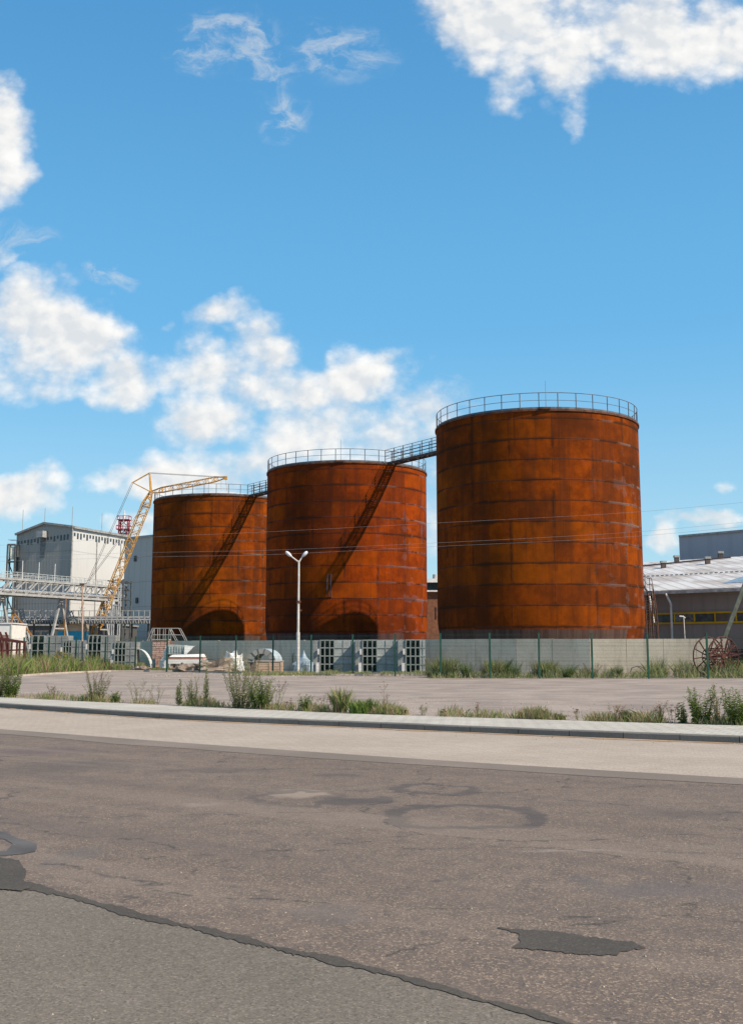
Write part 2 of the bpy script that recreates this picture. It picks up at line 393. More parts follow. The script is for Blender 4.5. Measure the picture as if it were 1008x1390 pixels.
# ------------------------------------------------------------------ rust
def mat_rust():
    m, nt, b = newmat('rusted_steel_plate'); n = N(nt)
    p = n.obj(); x, y, z = n.sep(p)
    oi = n.node('ShaderNodeObjectInfo').outputs['Random']
    u = n.m('MULTIPLY', n.m('ARCTAN2', x, n.m('MULTIPLY', y, -1)), 7.9)
    uo = n.m('ADD', u, n.m('MULTIPLY', oi, 40))
    w = n.noise(n.comb(uo, z, oi), .6, 4, .6)
    uv = n.comb(u, n.m('ADD', z, n.m('MULTIPLY', n.m('SUBTRACT', w, .5), .10)), 0)
    uvo = n.comb(uo, z, n.m('MULTIPLY', oi, 9))
    br = n.node('ShaderNodeTexBrick'); n.put(br.inputs['Vector'], uv); br.inputs['Scale'].default_value = 1
    br.inputs['Brick Width'].default_value = 6.2; br.inputs['Row Height'].default_value = 1.5
    br.inputs['Mortar Size'].default_value = .045; br.inputs['Mortar Smooth'].default_value = .6; br.inputs['Bias'].default_value = 0
    br.inputs['Color1'].default_value = (0,0,0,1); br.inputs['Color2'].default_value = (1,1,1,1); br.inputs['Mortar'].default_value = (.5,.5,.5,1)
    tint = n.sep(br.outputs[0])[0]; mort = br.outputs['Fac']
    big = n.noise(uvo, .16, 4, .6); med = n.noise(uvo, .9, 6, .7); fine = n.noise(uvo, 7, 6, .75)
    st = n.noise(n.comb(n.m('MULTIPLY', uo, 2.2), n.m('MULTIPLY', z, .12), 0), 1, 6, .7)
    st2 = n.noise(n.comb(n.m('MULTIPLY', uo, .75), n.m('MULTIPLY', z, .05), 3), 1, 4, .6)
    orange = (.29,.053,.0028); mid = (.145,.027,.003); dark = (.085,.028,.012)
    c = n.mix(n.ss(med, .32, .68), orange, mid)
    c = n.mix(n.m('MULTIPLY', n.ss(tint, .5, 1.0), .5), c, (.31,.074,.003)); c = n.mix(n.m('MULTIPLY', n.ss(tint, .45, .0), .45), c, (.10,.024,.006))
    c = n.mix(n.m('MULTIPLY', n.ss(st, .48, .72), .55), c, (.19,.045,.01))
    c = n.mix(n.m('MULTIPLY', n.ss(st2, .46, .66), .65), c, (.085,.022,.008))
    st3 = n.noise(n.comb(n.m('MULTIPLY', uo, 5.5), n.m('MULTIPLY', z, .16), 6), 1, 5, .7)
    c = n.mix(n.m('MULTIPLY', n.ss(st3, .54, .66), n.ss(st2, .35, .6, .15, .6)), c, (.07,.020,.008))
    c = n.mix(n.m('MULTIPLY', n.ss(st3, .42, .30), .3), c, (.36,.085,.006))
    c = n.mix(n.m('MULTIPLY', n.ss(big, .42, .66), .78), c, (.060,.017,.006))
    c = n.mix(n.m('MULTIPLY', n.ss(fine, .55, .8), .5), c, dark)
    # distance to horizontal weld
    fr = n.m('FRACT', n.m('DIVIDE', n.m('ADD', z, n.m('MULTIPLY', n.m('SUBTRACT', med, .5), .18)), 1.5))
    dh = n.m('MINIMUM', fr, n.m('SUBTRACT', 1.0, fr))
    seg = n.noise(n.comb(n.m('MULTIPLY', uo, .28), n.m('MULTIPLY', n.m('ROUND', n.m('DIVIDE', z, 1.5)), 3.7), oi), 1, 4, .6)
    wid = n.ss(seg, .40, .75, .02, .17)
    band = n.m('MULTIPLY', n.ss(dh, n.m('ADD', wid, .03), 0.0), n.ss(seg, .34, .58, .4, 1.0))
    c = n.mix(n.m('MULTIPLY', n.m('MULTIPLY', band, .9), n.ss(fine, .25, .5, .45, 1.0)), c, (.040,.018,.009))
    vf = n.m('FRACT', n.m('DIVIDE', n.m('ADD', u, n.m('MULTIPLY', n.m('SUBTRACT', med, .5), .35)), 3.1)); dv = n.m('MINIMUM', vf, n.m('SUBTRACT', 1.0, vf))
    vg = n.noise(n.comb(n.m('MULTIPLY', uo, .3), n.m('MULTIPLY', z, .3), 7), 1, 5, .65)
    c = n.mix(n.m('MULTIPLY', n.ss(dv, .07, .0), n.ss(vg, .46, .62, 0, .8)), c, (.045,.016,.007))
    blot = n.noise(n.comb(n.m('MULTIPLY', uo, .8), n.m('MULTIPLY', z, 1.6), 11), 1, 8, .72)
    c = n.mix(n.m('MULTIPLY', n.ss(blot, .54, .66), n.ss(dh, .26, .03, 0, .55)), c, (.038,.016,.008))
    c = n.mix(n.m('MULTIPLY', mort, n.ss(med, .35, .65, .05, .6)), c, (.06,.026,.016))
    # grey mill scale, mostly on the weather side
    ang = n.m('ARCTAN2', x, n.m('MULTIPLY', y, -1))
    side = n.ss(ang, .1, 1.15)
    gs = n.noise(n.comb(uo, n.m('MULTIPLY', z, 1.4), 5), .75, 5, .6)
    g1 = n.m('MULTIPLY', n.ss(n.m('ADD', gs, n.m('MULTIPLY', n.ss(n.m('MINIMUM', dh, n.m('MULTIPLY', dv, 1.6)), .22, .0), .13)), .62, .67), n.m('MULTIPLY', side, n.m('ADD', .32, n.m('MULTIPLY', n.ss(y, 0, -1), 0))))
    top = n.ss(z, 17.5, 13.5)
    c = n.mix(n.m('MULTIPLY', g1, top), c, (.165,.125,.115))
    g2 = n.m('MULTIPLY', n.ss(dh, .07, .03), n.m('MULTIPLY', n.ss(seg, .5, .42), n.m('ADD', n.m('MULTIPLY', side, .8), .06)))
    c = n.mix(g2, c, (.17,.12,.10))
    # skirt course: bare grey strip on part of the foot
    foot = n.m('MULTIPLY', n.ss(z, 2.90, 2.75), n.ss(n.m('ADD', ang, n.m('MULTIPLY', n.m('SUBTRACT', st, .5), .02)), .78, .76))
    c = n.mix(n.m('MULTIPLY', foot, .85), c, n.mix(n.ss(st, .4, .65), (.10,.07,.058), (.05,.036,.032)))
    c = n.mix(1.0, c, n.node('ShaderNodeObjectInfo').outputs['Color'], 'MULTIPLY')
    n.put(b.inputs['Base Color'], c); b.inputs['Roughness'].default_value = .95; b.inputs['Specular IOR Level'].default_value = .04
    plate = n.noise(uvo, .35, 2, .5)
    n.bump(b, n.m('ADD', n.m('MULTIPLY', plate, 1.2), n.m('ADD', n.m('MULTIPLY', fine, .12), n.m('MULTIPLY', mort, .25))), .55, .12)
    return m
RUST = mat_rust()
STEEL_DK = M('dark_painted_steel', (.075,.06,.055), .7, var=.4, dirt=(.13,.05,.025))
STEEL_BR = M('brown_rusted_steel', (.11,.045,.025), .8, var=.4)
RAIL = M('galvanised_rail', (.12,.12,.13), .5, var=.3)
ROOFM = M('pale_tank_roof', (.55,.55,.54), .6, var=.12)
CONC = M('foundation_concrete', (.25,.23,.2), .9, var=.2, dirt=(.12,.1,.09))

TR = 7.9; TOP = 18.75
def tank(cx, cy, label, stair):
    t = thing('storage_tank', label, 'storage tank', (cx, cy, YZ), 'rusty cylindrical storage tanks')
    c = Vector((cx, cy, 0))
    mb = MB(); prof = [(TR-.45, .5), (TR-.3, 1.6), (TR-.12, 2.6), (TR, 3.6)] + [(TR, 3.6+(TOP-3.6)*k/10) for k in range(1, 11)]
    mb.lathe(c, prof, 144); shell = mb.build('shell', RUST, t, smooth=True)
    shell.color = (1.0, .86, 1, 1) if 'middle' in label else (.95, 1.0, 1, 1) if 'farthest' in label else (.94, .96, 1, 1)
    mb = MB(); mb.lathe(c, [(TR, TOP-.14),(TR+.09, TOP-.14),(TR+.09, TOP),(TR-.05, TOP)], 96); mb.build('rim_angle', STEEL_BR, t)
    mb = MB(); mb.lathe(c, [(TR+.35, -.1),(TR+.35, .55),(TR-.6, .55)], 72); mb.build('foundation_ring', CONC, t)
    mb = MB(); mb.lathe(c, [(TR-.05, TOP-.02),(TR*.5, TOP+.85),(.9, TOP+1.35),(.01, TOP+1.4)], 72); rf = mb.build('roof', ROOFM, t)
    mb = MB(); nr = 72; rr = TR - .04
    for h, r in ((1.22, .028), (.66, .02)):
        for i in range(nr):
            a, b = 2*pi*i/nr, 2*pi*(i+1)/nr
            mb.tube(c+Vector((rr*cos(a), rr*sin(a), TOP+h)), c+Vector((rr*cos(b), rr*sin(b), TOP+h)), r, 5)
    rl = mb.build('railing', RAIL, t)
    mb = MB(); mb.lathe(c, [(rr-.02, TOP+.02),(rr-.02, TOP+.17),(rr+.01, TOP+.17),(rr+.01, TOP+.02)], 72); mb.build('toe_board', RAIL, rl)
    for i in range(36):
        a = 2*pi*(i+.35)/36
        MB().bar(c+Vector((rr*cos(a), rr*sin(a), TOP)), c+Vector((rr*cos(a), rr*sin(a), TOP+1.22)), .05).build('post', RAIL, rl)
    for a, h in ((-pi/2-.05, 2.1), (.4, 1.9), (2.6, 1.9)):
        MB().tube(c+Vector((rr*cos(a), rr*sin(a), TOP-.3)), c+Vector((rr*cos(a), rr*sin(a), TOP+h)), .022, 5, r2=.01).build('lightning_rod', RAIL, t)
    mb = MB(); mb.box((cx-.9, cy-TR-.16, TOP-.02), (cx-.1, cy-TR+.4, TOP+.12)); mb.build('rim_bracket', STEEL_BR, t)
    return t
T3 = (13.03, 87.88); T2 = (-2.45, 111.19); T1 = (-17.98, 133.8)
t3 = tank(*T3, 'nearest and largest looking rusty orange tank, rightmost of three, with stairs at its right edge', True)
t2 = tank(*T2, 'middle rusty steel tank behind the twin armed lamp post, stair shaped shadow across its wall', False)
t1 = tank(*T1, 'farthest rusty steel tank, leftmost of the three, beside the yellow crane', False)
c = Vector((*T2, 0))
for da in (-.012, .03):
    a_ = radians(-10.5)+da; pts = []
    for k in range(13):
        f = k/12; rr_ = TR+.28*sin(pi*f)+.02; pts.append(c+Vector((rr_*sin(a_), -rr_*cos(a_), 8.3-2.1*f)))
    MB().path(pts, .05, 6).build('wall_bracket', RAIL, t2)
# stair round the right hand side of the near tank
cx, cy = T3; c = Vector((cx, cy, 0))
def ring(r, ph, z): return c + Vector((r*sin(ph), -r*cos(ph), z))
def stair_part():
    path = [(radians(72), .4), (radians(93), 6.0), (radians(99), 6.0), (radians(215), TOP)]
    def zz(ph):
        for (a, za), (b, zb) in zip(path, path[1:]):
            if ph <= b: return za + (zb-za)*max(0,(ph-a))/(b-a)
        return TOP
    st = MB(); N_ = 96; a0 = path[0][0]; a1 = path[-1][0]
    pts_i = [ring(TR+.12, a0+(a1-a0)*k/N_, zz(a0+(a1-a0)*k/N_)) for k in range(N_+1)]
    pts_o = [ring(TR+.95, a0+(a1-a0)*k/N_, zz(a0+(a1-a0)*k/N_)) for k in range(N_+1)]
    for pts in (pts_i, pts_o):
        for a, b in zip(pts, pts[1:]): st.bar(a, b, .11)
    tr = st
    for k in range(1, N_):
        for f in (.25, .75):
            i = pts_i[k-1].lerp(pts_i[k], f); o = pts_o[k-1].lerp(pts_o[k], f); d = (pts_o[k]-pts_o[k-1]); d.z = 0; d.normalize()
            tr.add([i-d*.09, o-d*.09, o+d*.09, i+d*.09, i-d*.09-Vector((0,0,.03)), o-d*.09-Vector((0,0,.03)), o+d*.09-Vector((0,0,.03)), i+d*.09-Vector((0,0,.03))],
                   [(0,1,2,3),(7,6,5,4),(0,4,5,1),(2,6,7,3),(1,5,6,2),(3,7,4,0)])
    s = tr.build('spiral_stair', STEEL_DK, t3)
    for pts in (pts_o, pts_i):
        hr = MB()
        for h in (.55, 1.05): hr.path([p+Vector((0,0,h)) for p in pts], .025, 4)
        for k in range(0, N_+1, 4): hr.bar(pts[k], pts[k]+Vector((0,0,1.05)), .04)
        hr.build('handrail', STEEL_BR, s)
    sp = MB()
    for ph in (76, 84, 93, 99):
        a = radians(ph); sp.bar(ring(TR+.95, a, 0), ring(TR+.95, a, zz(a)), .09)
    sp.bar(ring(TR+.95, radians(93), 0), ring(TR+.95, radians(99), 6), .06)
    sp.build('support_post', STEEL_BR, s)
    MB().tube(ring(TR+1.3, radians(98), 3.6), ring(TR+1.0, radians(98), 5.7), .09, 8).build('flood_lamp', M('pale_lamp_metal', (.6,.6,.6), .5), s)
    MB().tube(ring(TR+.5, radians(112), 7.4), ring(TR+.5, radians(112), 10.6), .03, 5).build('lightning_rod', RAIL, s)
stair_part()

def catwalk(A, B, label):
    a = Vector((*A, 0)); b = Vector((*B, 0)); d = (b-a).normalized(); s = Vector((-d.y, d.x, 0))
    p = a + d*(TR-.5); q = b - d*(TR-.5); L = (q-p).length; z = TOP+.12
    t = thing('catwalk', label, 'catwalk', (p.x, p.y, z), 'catwalks linking the tank tops')
    up = Vector((0,0,1)); w = .42
    mb = MB()
    for e in (-w, w): mb.bar(p+s*e+up*(z-.10), q+s*e+up*(z-.10), .18)
    n = int(L/1.4)
    for k in range(n+1):
        c0 = p+d*L*k/n; mb.bar(c0-s*w+up*(z-.12), c0+s*w+up*(z-.12), .1)
    mb.build('beam', STEEL_DK, t)
    mb = MB(); ng = int(L/.16)
    for k in range(ng+1):
        c0 = p+d*L*k/ng; mb.bar(c0-s*w+up*(z+.02), c0+s*w+up*(z+.02), .045)
    mb.bar(p+up*z, q+up*z, .05); mb.build('deck', STEEL_DK, t)
    for e in (-w, w):
        mb = MB()
        for h in (.35,.65,.95,1.22): mb.tube(p+s*e+up*(z+h), q+s*e+up*(z+h), .024, 5)
        r = mb.build('railing', STEEL_DK, t)
        mb = MB()
        for k in range(n+1):
            c0 = p+d*L*k/n+s*e
            MB().bar(c0+up*z, c0+up*(z+1.22), .055).build('post', STEEL_DK, r)
    for k in (.62, .7):
        c0 = p+d*L*k+s*w; MB().tube(c0+up*z, c0+up*(z+2.1), .02, 5).build('lightning_rod', RAIL, t)
catwalk(T2, T3, 'dark steel catwalk bridging the middle tank and the nearest tank')
catwalk(T1, T2, 'dark steel catwalk bridging the farthest tank and the middle tank')

# ------------------------------------------------------------------ fence
GREEN = M('green_coated_steel', (.018,.075,.05), .5, var=.2)
fa = G(31, 909, YZ); fk = G(598, 920.5, YZ); fb = G(961, 921.5, YZ)
fposts_px = [(-36,908.3),(-3,908.6),(31,909),(65,909.6),(102,910.2),(142,910.8),(183,911.5),(226,912.2),(271,913),(319.5,914),(370,915),(422,916),(478.5,917),(536,918),(598,920.5),(665,920.8),(732,921),(804,921.2),(880,921.4),(961,921.6),(1050,921.8),(1148,922)]
ft = thing('mesh_fence', 'green welded mesh fence on slim posts in front of the concrete wall', 'fence', fa)
FP = [G(x, y, YZ) for x, y in fposts_px]; FH = 2.22
for i, p in enumerate(FP):
    mb = MB(); mb.box((p.x-.045, p.y-.045, YZ-.2), (p.x+.045, p.y+.045, YZ+FH)); po = mb.build('post', GREEN, ft)
    MB().box((p.x-.055, p.y-.055, YZ+FH), (p.x+.055, p.y+.055, YZ+FH+.03)).build('cap', GREEN, po)
for a, b in zip(FP, FP[1:]):
    mb = MB(); d = (b-a); L = d.length; d.normalize(); k = int(L/.05)
    for i in range(1, k): 
        q = a+d*(L*i/k); mb.tube(q+Vector((0,0,.06)), q+Vector((0,0,FH-.05)), .0017, 3)
    for j in range(12):
        h = .08+j*(FH-.16)/11
        for hh in ((h,) if j not in (0,4,8,11) else (h, h+.05)): mb.tube(a+Vector((0,0,hh)), b+Vector((0,0,hh)), .0036, 3)
    mb.build('mesh_panel', GREEN, ft)

# ------------------------------------------------------------------ concrete wall
def mat_wall():
    m, nt, b = newmat('weathered_wall_concrete'); n = N(nt); p = n.pos()
    a = n.noise(p, .45, 5, .6); f = n.noise(p, 12, 5, .7)
    st = n.noise(n.vm('MULTIPLY', p, (1.6,1.6,.25)), 1.3, 6, .7)
    c = n.mix(n.ss(a, .35, .65), (.60,.50,.375), (.70,.60,.46))
    c = n.mix(n.m('MULTIPLY', n.ss(st, .48, .7), .45), c, (.28,.235,.185))
    c = n.mix(n.ss(f, .3, .7, 0, .25), c, (.25,.22,.18))
    z = n.sep(p)[2]; foot = n.m('MULTIPLY', n.ss(z, .9, .2), n.ss(st, .4, .6))
    c = n.mix(n.m('MULTIPLY', foot, .5), c, (.16,.15,.12))
    n.put(b.inputs['Base Color'], c); b.inputs['Roughness'].default_value = .92; b.inputs['Specular IOR Level'].default_value = .15
    n.bump(b, f, .4, .02); return m
WALLM = mat_wall()
def at(px, Y, z=YZ): v = ray(px, 880); return Vector((v[0]/v[1]*Y, Y, z))
wa, wb = at(130, 88), at(592, 69)
wt = thing('concrete_wall', 'long low pale concrete wall running behind the green fence and in front of the tanks', 'wall', wa)
def wallrun(a, b, n):
    d = (b-a)/n; dn = d.normalized(); s = Vector((-dn.y, dn.x, 0))
    for i in range(n):
        p = a+d*i+dn*.008; q = a+d*(i+1)-dn*.008; h = YZ+2.02+random.uniform(-.015, .015)
        mb = MB(); off = s*random.uniform(0, .012)
        mb.prism([((p-s*.0+off).x, (p+off).y), ((q+off).x, (q+off).y), ((q+s*.22+off).x, (q+s*.22+off).y), ((p+s*.22+off).x, (p+s*.22+off).y)], YZ-.1, h)
        mb.build('wall_panel', WALLM, wt)
wallrun(wa, wb, 12)
wk = [wb, at(700, 66.3), at(800, 64.4), at(900, 63.6), at(990, 62.9)]
for a, b in zip(wk, wk[1:]): wallrun(a, b, 2)

# ------------------------------------------------------------------ lamps and poles
WHITE = M('white_painted_steel', (.62,.59,.54), .5, var=.12, dirt=(.35,.16,.08))
LAMPM = M('lamp_housing', (.62,.64,.66), .4, var=.05)
b0 = G(404, 915.5, YZ)
t = thing('street_lamp', 'white street lamp post with two arms in front of the middle tank', 'street lamp', b0)
s = b0.y/F; j = b0 + Vector((0,0,P(404,761,b0.y).z-YZ))
mb = MB(); mb.tube(b0, b0+Vector((0,0,2.4)), .10, 10); mb.tube(b0+Vector((0,0,2.4)), j, .072, 10, r2=.055); mb.build('pole', WHITE, t)
mb = MB(); mb.box((b0.x-.13,b0.y-.13,YZ), (b0.x+.13,b0.y+.13,YZ+.08)); mb.tube(b0+Vector((0,0,4.1)), b0+Vector((0,0,4.22)), .13, 10); mb.tube(b0+Vector((0.1,0,3.6)), b0+Vector((.2,0,3.7)), .05, 8); mb.build('collar', STEEL_BR, t)
for sx, tipx in ((-1, 387.5), (1, 417)):
    e = P(396 if sx < 0 else 410, 756, b0.y); tip = P(tipx, 748.5, b0.y)
    a = MB().tube(j-Vector((0,0,.1)), e, .045, 8, r2=.035).build('arm', WHITE, t)
    d = (tip-e).normalized(); mb = MB()
    prof = [(.04,0),(.085,.08),(.13,.22),(.14,.38),(.11,.52),(.03,.6)]
    w = d.cross(Vector((0,1,0))).normalized(); vs = []; n_ = 12; L = (tip-e).length
    for r, z in prof:
        for i in range(n_):
            a_ = 2*pi*i/n_; vs.append(e + d*(z/.6*L) + w*cos(a_)*r*.75 + Vector((0,1,0))*sin(a_)*r*1.15)
    fs = [(k*n_+i, k*n_+(i+1)%n_, (k+1)*n_+(i+1)%n_, (k+1)*n_+i) for k in range(len(prof)-1) for i in range(n_)]
    fs += [tuple(range(n_))[::-1], tuple(range((len(prof)-1)*n_, len(prof)*n_))]
    mb.add(vs, fs); mb.build('lamp_head', LAMPM, t, smooth=True)

PINK = M('weathered_pink_pole', (.45,.33,.26), .8, var=.2, dirt=(.3,.14,.08))
b0 = G(111.5, 907, YZ); t = thing('utility_pole', 'slim pinkish pole with a short crossarm beside the crane boom', 'pole', b0)
tp = P(112, 793, b0.y)
MB().tube(b0, tp, .085, 8, r2=.06).build('pole', PINK, t)
c0 = P(112, 826, b0.y); mb = MB(); mb.bar(c0-Vector((.22,0,0)), c0+Vector((.22,0,0)), .07); mb.tube(c0-Vector((.2,0,0)), c0+Vector((-.2,0,.14)), .04); mb.tube(c0+Vector((.2,0,0)), c0+Vector((.2,0,.14)), .04); mb.build('crossarm', WHITE, t)
mb = MB(); mb.box((tp.x-.2,tp.y-.12,tp.z-.08),(tp.x+.12,tp.y+.12,tp.z+.06)); mb.tube(tp, tp+Vector((.28,0,.04)), .03); mb.build('bracket', STEEL_DK, t)

PCON = M('green_grey_precast', (.13,.135,.105), .9, var=.25)
b0 = G(964, 914, YZ); d = P(1008, 800, b0.y-.2)-b0; e = b0+d*1.12
mb = MB(); mb.bar(b0-d*.03, e, .24)
strut = mb.build('leaning_pole', PCON, loc=b0); tag(strut, 'thick leaning grey green concrete pole in front of the rusty cable reels', 'pole')
# overhead wires
WIRE = M('aluminium_wire', (.34,.33,.32), .5, var=.1)
def wire(pts, label):
    w = []
    for x, y in pts:
        Y = 1/((1/97)+(x-206)*((1/68)-(1/97))/802.0)
        w.append(P(x, y, Y))
    mb = MB(); cc = catm(w, 8); mb.path(cc, .006, 4)
    tag(mb.build('power_line', WIRE, loc=w[0]), label, 'power line', 'overhead wires crossing in front of the tanks')
wire([(-30,742),(206,729),(362,722),(590,710),(834,697),(1008,682),(1120,671)], 'topmost of the three overhead wires crossing the tanks')
wire([(-30,757),(206,750),(362,747),(590,737),(834,724),(1008,709),(1120,699)], 'middle one of the three overhead wires crossing the tanks')
wire([(-30,763),(206,756),(362,753),(590,742),(834,730),(1008,715),(1120,705)], 'lowest of the three overhead wires crossing the tanks')

# ------------------------------------------------------------------ cable reels
REEL = M('red_rusted_reel', (.085,.025,.017), .75, var=.5, scale=6)
def reel(cx_px, cy_px, Y, R, dirv, W, label, rot0):
    c = P(cx_px, cy_px, Y); d = Vector((*dirv, 0)).normalized(); s = Vector((-d.y, d.x, 0)); up = Vector((0,0,1))
    c.z = YZ + R + .03
    t = thing('cable_reel', label, 'cable reel', (c.x, c.y, YZ), 'rusty steel cable reels')
    for e in (-W/2, W/2):
        o = c + d*e; mb = MB(); n_ = 40
        pts = [o + s*R*cos(2*pi*k/n_) + up*R*sin(2*pi*k/n_) for k in range(n_+1)]
        mb.path(pts, .035, 6)
        r2 = [o + s*R*.42*cos(2*pi*k/n_) + up*R*.42*sin(2*pi*k/n_) for k in range(n_+1)]
        f = mb.build('flange', REEL, t); mb = MB(); mb.path(r2, .025, 5)
        for k in range(12):
            a = 2*pi*k/12+rot0; mb.bar(o, o + (s*cos(a)+up*sin(a))*R, .05)
        mb.tube(o-d*.05, o+d*.05, .13, 12); mb.build('spokes', REEL, f)
    mb = MB()
    for k in range(12):
        a = 2*pi*k/12+.2; v = (s*cos(a)+up*sin(a))*R*.42; mb.tube(c-d*W/2+v, c+d*W/2+v, .03, 5)
    mb.tube(c-d*W/2, c+d*W/2, .05, 8); o = c+d*W/2
    for q in (-.9,-.55,-.2,.2,.55,.9): mb.bar(o-s*R, o+up*q*R*.95, .045)
    mb.build('drum_bars', REEL, t)
reel(971, 888, 59.5, 1.02, (.42,-.90), 1.1, 'rusty skeleton cable reel nearest the end of the pale wall, left of the leaning pole', .1)
reel(1004, 889, 61, .98, (.85,-.5), 1.1, 'rusty cable reel half hidden behind the leaning concrete pole', .25)
reel(1046, 888, 60, 1.05, (.9,-.4), 1.2, 'rusty cable reel cut off by the right edge of the photo', .0)

# ------------------------------------------------------------------ buildings
def mat_clad(name, col, pitch=.3, dirt=.12, horiz=False, panel=None, vert=(.1,.1,.1)):
    m, nt, b = newmat(name); n = N(nt); p = n.pos()
    x, y, z = n.sep(p)
    u = n.m('ADD', x, n.m('MULTIPLY', y, .6))
    a = n.noise(p, .12, 4, .6); st = n.noise(n.vm('MULTIPLY', p, (1,1,.1)), .7, 5, .7)
    c = n.mix(n.ss(a, .3, .7, 0, .25), col, tuple(q*.8 for q in col))
    c = n.mix(n.m('MULTIPLY', n.ss(st, .5, .75), dirt), c, tuple(q*.5 for q in col))
    v = n.m('FRACT', n.m('DIVIDE', z if horiz else u, pitch)); rb = n.ss(n.m('ABSOLUTE', n.m('SUBTRACT', v, .5)), .32, .44)
    c = n.mix(n.m('MULTIPLY', rb, .10), c, tuple(q*.4 for q in col))
    if panel:
        pz = n.m('FRACT', n.m('DIVIDE', z, panel)); c = n.mix(n.m('MULTIPLY', n.ss(pz, .04, .02), .45), c, tuple(q*.45 for q in col))
    n.put(b.inputs['Base Color'], c); b.inputs['Roughness'].default_value = .55; b.inputs['Specular IOR Level'].default_value = .3
    n.bump(b, rb, .5, .04); return m
CLADW = mat_clad('white_sheet_cladding', (.56,.555,.535), .5, panel=5.1)
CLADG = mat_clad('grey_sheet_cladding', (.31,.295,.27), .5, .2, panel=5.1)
CLADM = mat_clad('mid_grey_cladding', (.42,.39,.355), .5, .2, panel=4.4)
TRIM = M('grey_trim', (.28,.28,.27), .6); GLASS = M('dark_window_glass', (.02,.028,.035), .15, var=.2, spec=.6)
STGREY = M('pale_grey_steelwork', (.33,.33,.32), .6, var=.2); STDARK = M('dark_grey_steelwork', (.07,.075,.075), .7, var=.3)
PLINTH = mat_clad('dark_base_cladding', (.10,.095,.09), .4, .4)
def wallquad(mb, a, b, z0a, z0b, z1a, z1b, off=0.0):
    d = (b-a); nrm = Vector((d.y, -d.x, 0)).normalized()*off
    mb.add([(a.x+nrm.x,a.y+nrm.y,z0a),(b.x+nrm.x,b.y+nrm.y,z0b),(b.x+nrm.x,b.y+nrm.y,z1b),(a.x+nrm.x,a.y+nrm.y,z1a)], [(0,1,2,3)])
def wallbox(mb, a, b, t0, t1, z0, z1, thick, off=0):    # slab on wall a->b between fractions t0..t1
    p = a.lerp(b, t0); q = a.lerp(b, t1); d = (b-a).normalized(); nrm = Vector((d.y, -d.x, 0))
    p = p+nrm*off; q = q+nrm*off
    mb.prism([(p.x,p.y),(q.x,q.y),((q+nrm*thick).x,(q+nrm*thick).y),((p+nrm*thick).x,(p+nrm*thick).y)], z0, z1)
# big plant hall
K0 = at(92, 220, 0); K1 = at(169, 242, 0); K2 = at(15.5, 226, 0); K3 = K1+(K2-K0)
EV = P(92, 715, 220).z; RG = P(54.5, 712.5, 223).z+.3; EV2 = P(169, 728, 242).z
t = thing('plant_hall', 'tall grey and white clad industrial hall with low gable and a row of small windows', 'building', (K0.x, K0.y, YZ))
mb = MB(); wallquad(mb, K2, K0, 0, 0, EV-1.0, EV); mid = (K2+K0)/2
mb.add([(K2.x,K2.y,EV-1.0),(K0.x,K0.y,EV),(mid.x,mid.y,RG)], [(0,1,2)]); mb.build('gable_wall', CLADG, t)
mb = MB(); wallquad(mb, K0, K1, 0, 0, EV, EV2); wallquad(mb, K1, K3, 0, 0, EV2, EV2); wallquad(mb, K3, K2, 0, 0, EV-1, EV-1); mb.build('side_wall', CLADW, t)
m2 = (K3+K1)/2
mb = MB(); mb.add([(K0.x+.3,K0.y-.3,EV+.05),(K1.x+.3,K1.y,EV2+.05),(m2.x,m2.y,EV2+1.4),(mid.x,mid.y-.3,RG+.15),(K2.x-.3,K2.y,EV-.9),(K3.x,K3.y,EV2)], [(0,1,2,3),(3,2,5,4)])
mb.build('roof', M('grey_roof_sheet', (.3,.31,.31), .6), t)
tr_ = MB(); tr_.bar((K2.x-.2,K2.y-.3,EV-.95),(mid.x,mid.y-.3,RG+.05),.4); tr_.bar((mid.x,mid.y-.3,RG+.05),(K0.x+.2,K0.y-.3,EV),.4); tr_.bar((K0.x+.25,K0.y-.25,EV-.1),(K1.x+.25,K1.y,EV2-.1),.45)
tr_.bar((K0.x+.05,K0.y-.1,0),(K0.x+.05,K0.y-.1,EV),.25); tr_.build('fascia', TRIM, t)
rs = random.Random(3)
for k in range(16):
    f = (k+.7)/17
    if 7 <= k <= 8: continue
    h = rs.choice((1.05,1.05,.6)); zt = EV-1.35-1.0*(1-f)
    mb = MB(); wallbox(mb, K2, K0, f-.013, f+.013, zt-h, zt, .05, .02); mb.build('window', GLASS, t)
for k in range(18):
    f = (k+.7)/19; h = rs.choice((1.15,1.15,.65)); zt = EV-1.1+(EV2-EV)*f
    mb = MB(); wallbox(mb, K0, K1, f-.012, f+.012, zt-h, zt, .05, .02); mb.build('window', GLASS, t)
for a, b_, f in ((K0,K1,.42),(K0,K1,.86)):
    mb = MB(); wallbox(mb, a, b_, f-.006, f+.006, 0, EV-1.6, .1, .02); mb.build('downpipe', TRIM, t)
mb = MB(); wallbox(mb, K2, K0, .44, .56, EV-1.9, EV-.6, 1.4, .02); mb.build('hoist_canopy', STGREY, t)
mb = MB(); wallbox(mb, K2, K0, .44, .53, EV-5.8, EV-1.9, .06, .02); mb.build('door', M('dark_door_panel', (.13,.14,.14), .6), t)
for f, a, b_ in ((.1,K2,K0),(.5,K2,K0),(.99,K2,K0),(.5,K0,K1),(.9,K0,K1)):
    q = a.lerp(b_, f); MB().tube((q.x,q.y,EV-1),(q.x,q.y,EV+4.0),.06,5).build('lightning_rod', STGREY, t)
mb = MB(); wallbox(mb, K2, K0, -.03, 1.02, 0, 7.2, .5, .25)
mb.build('plinth', PLINTH, t)
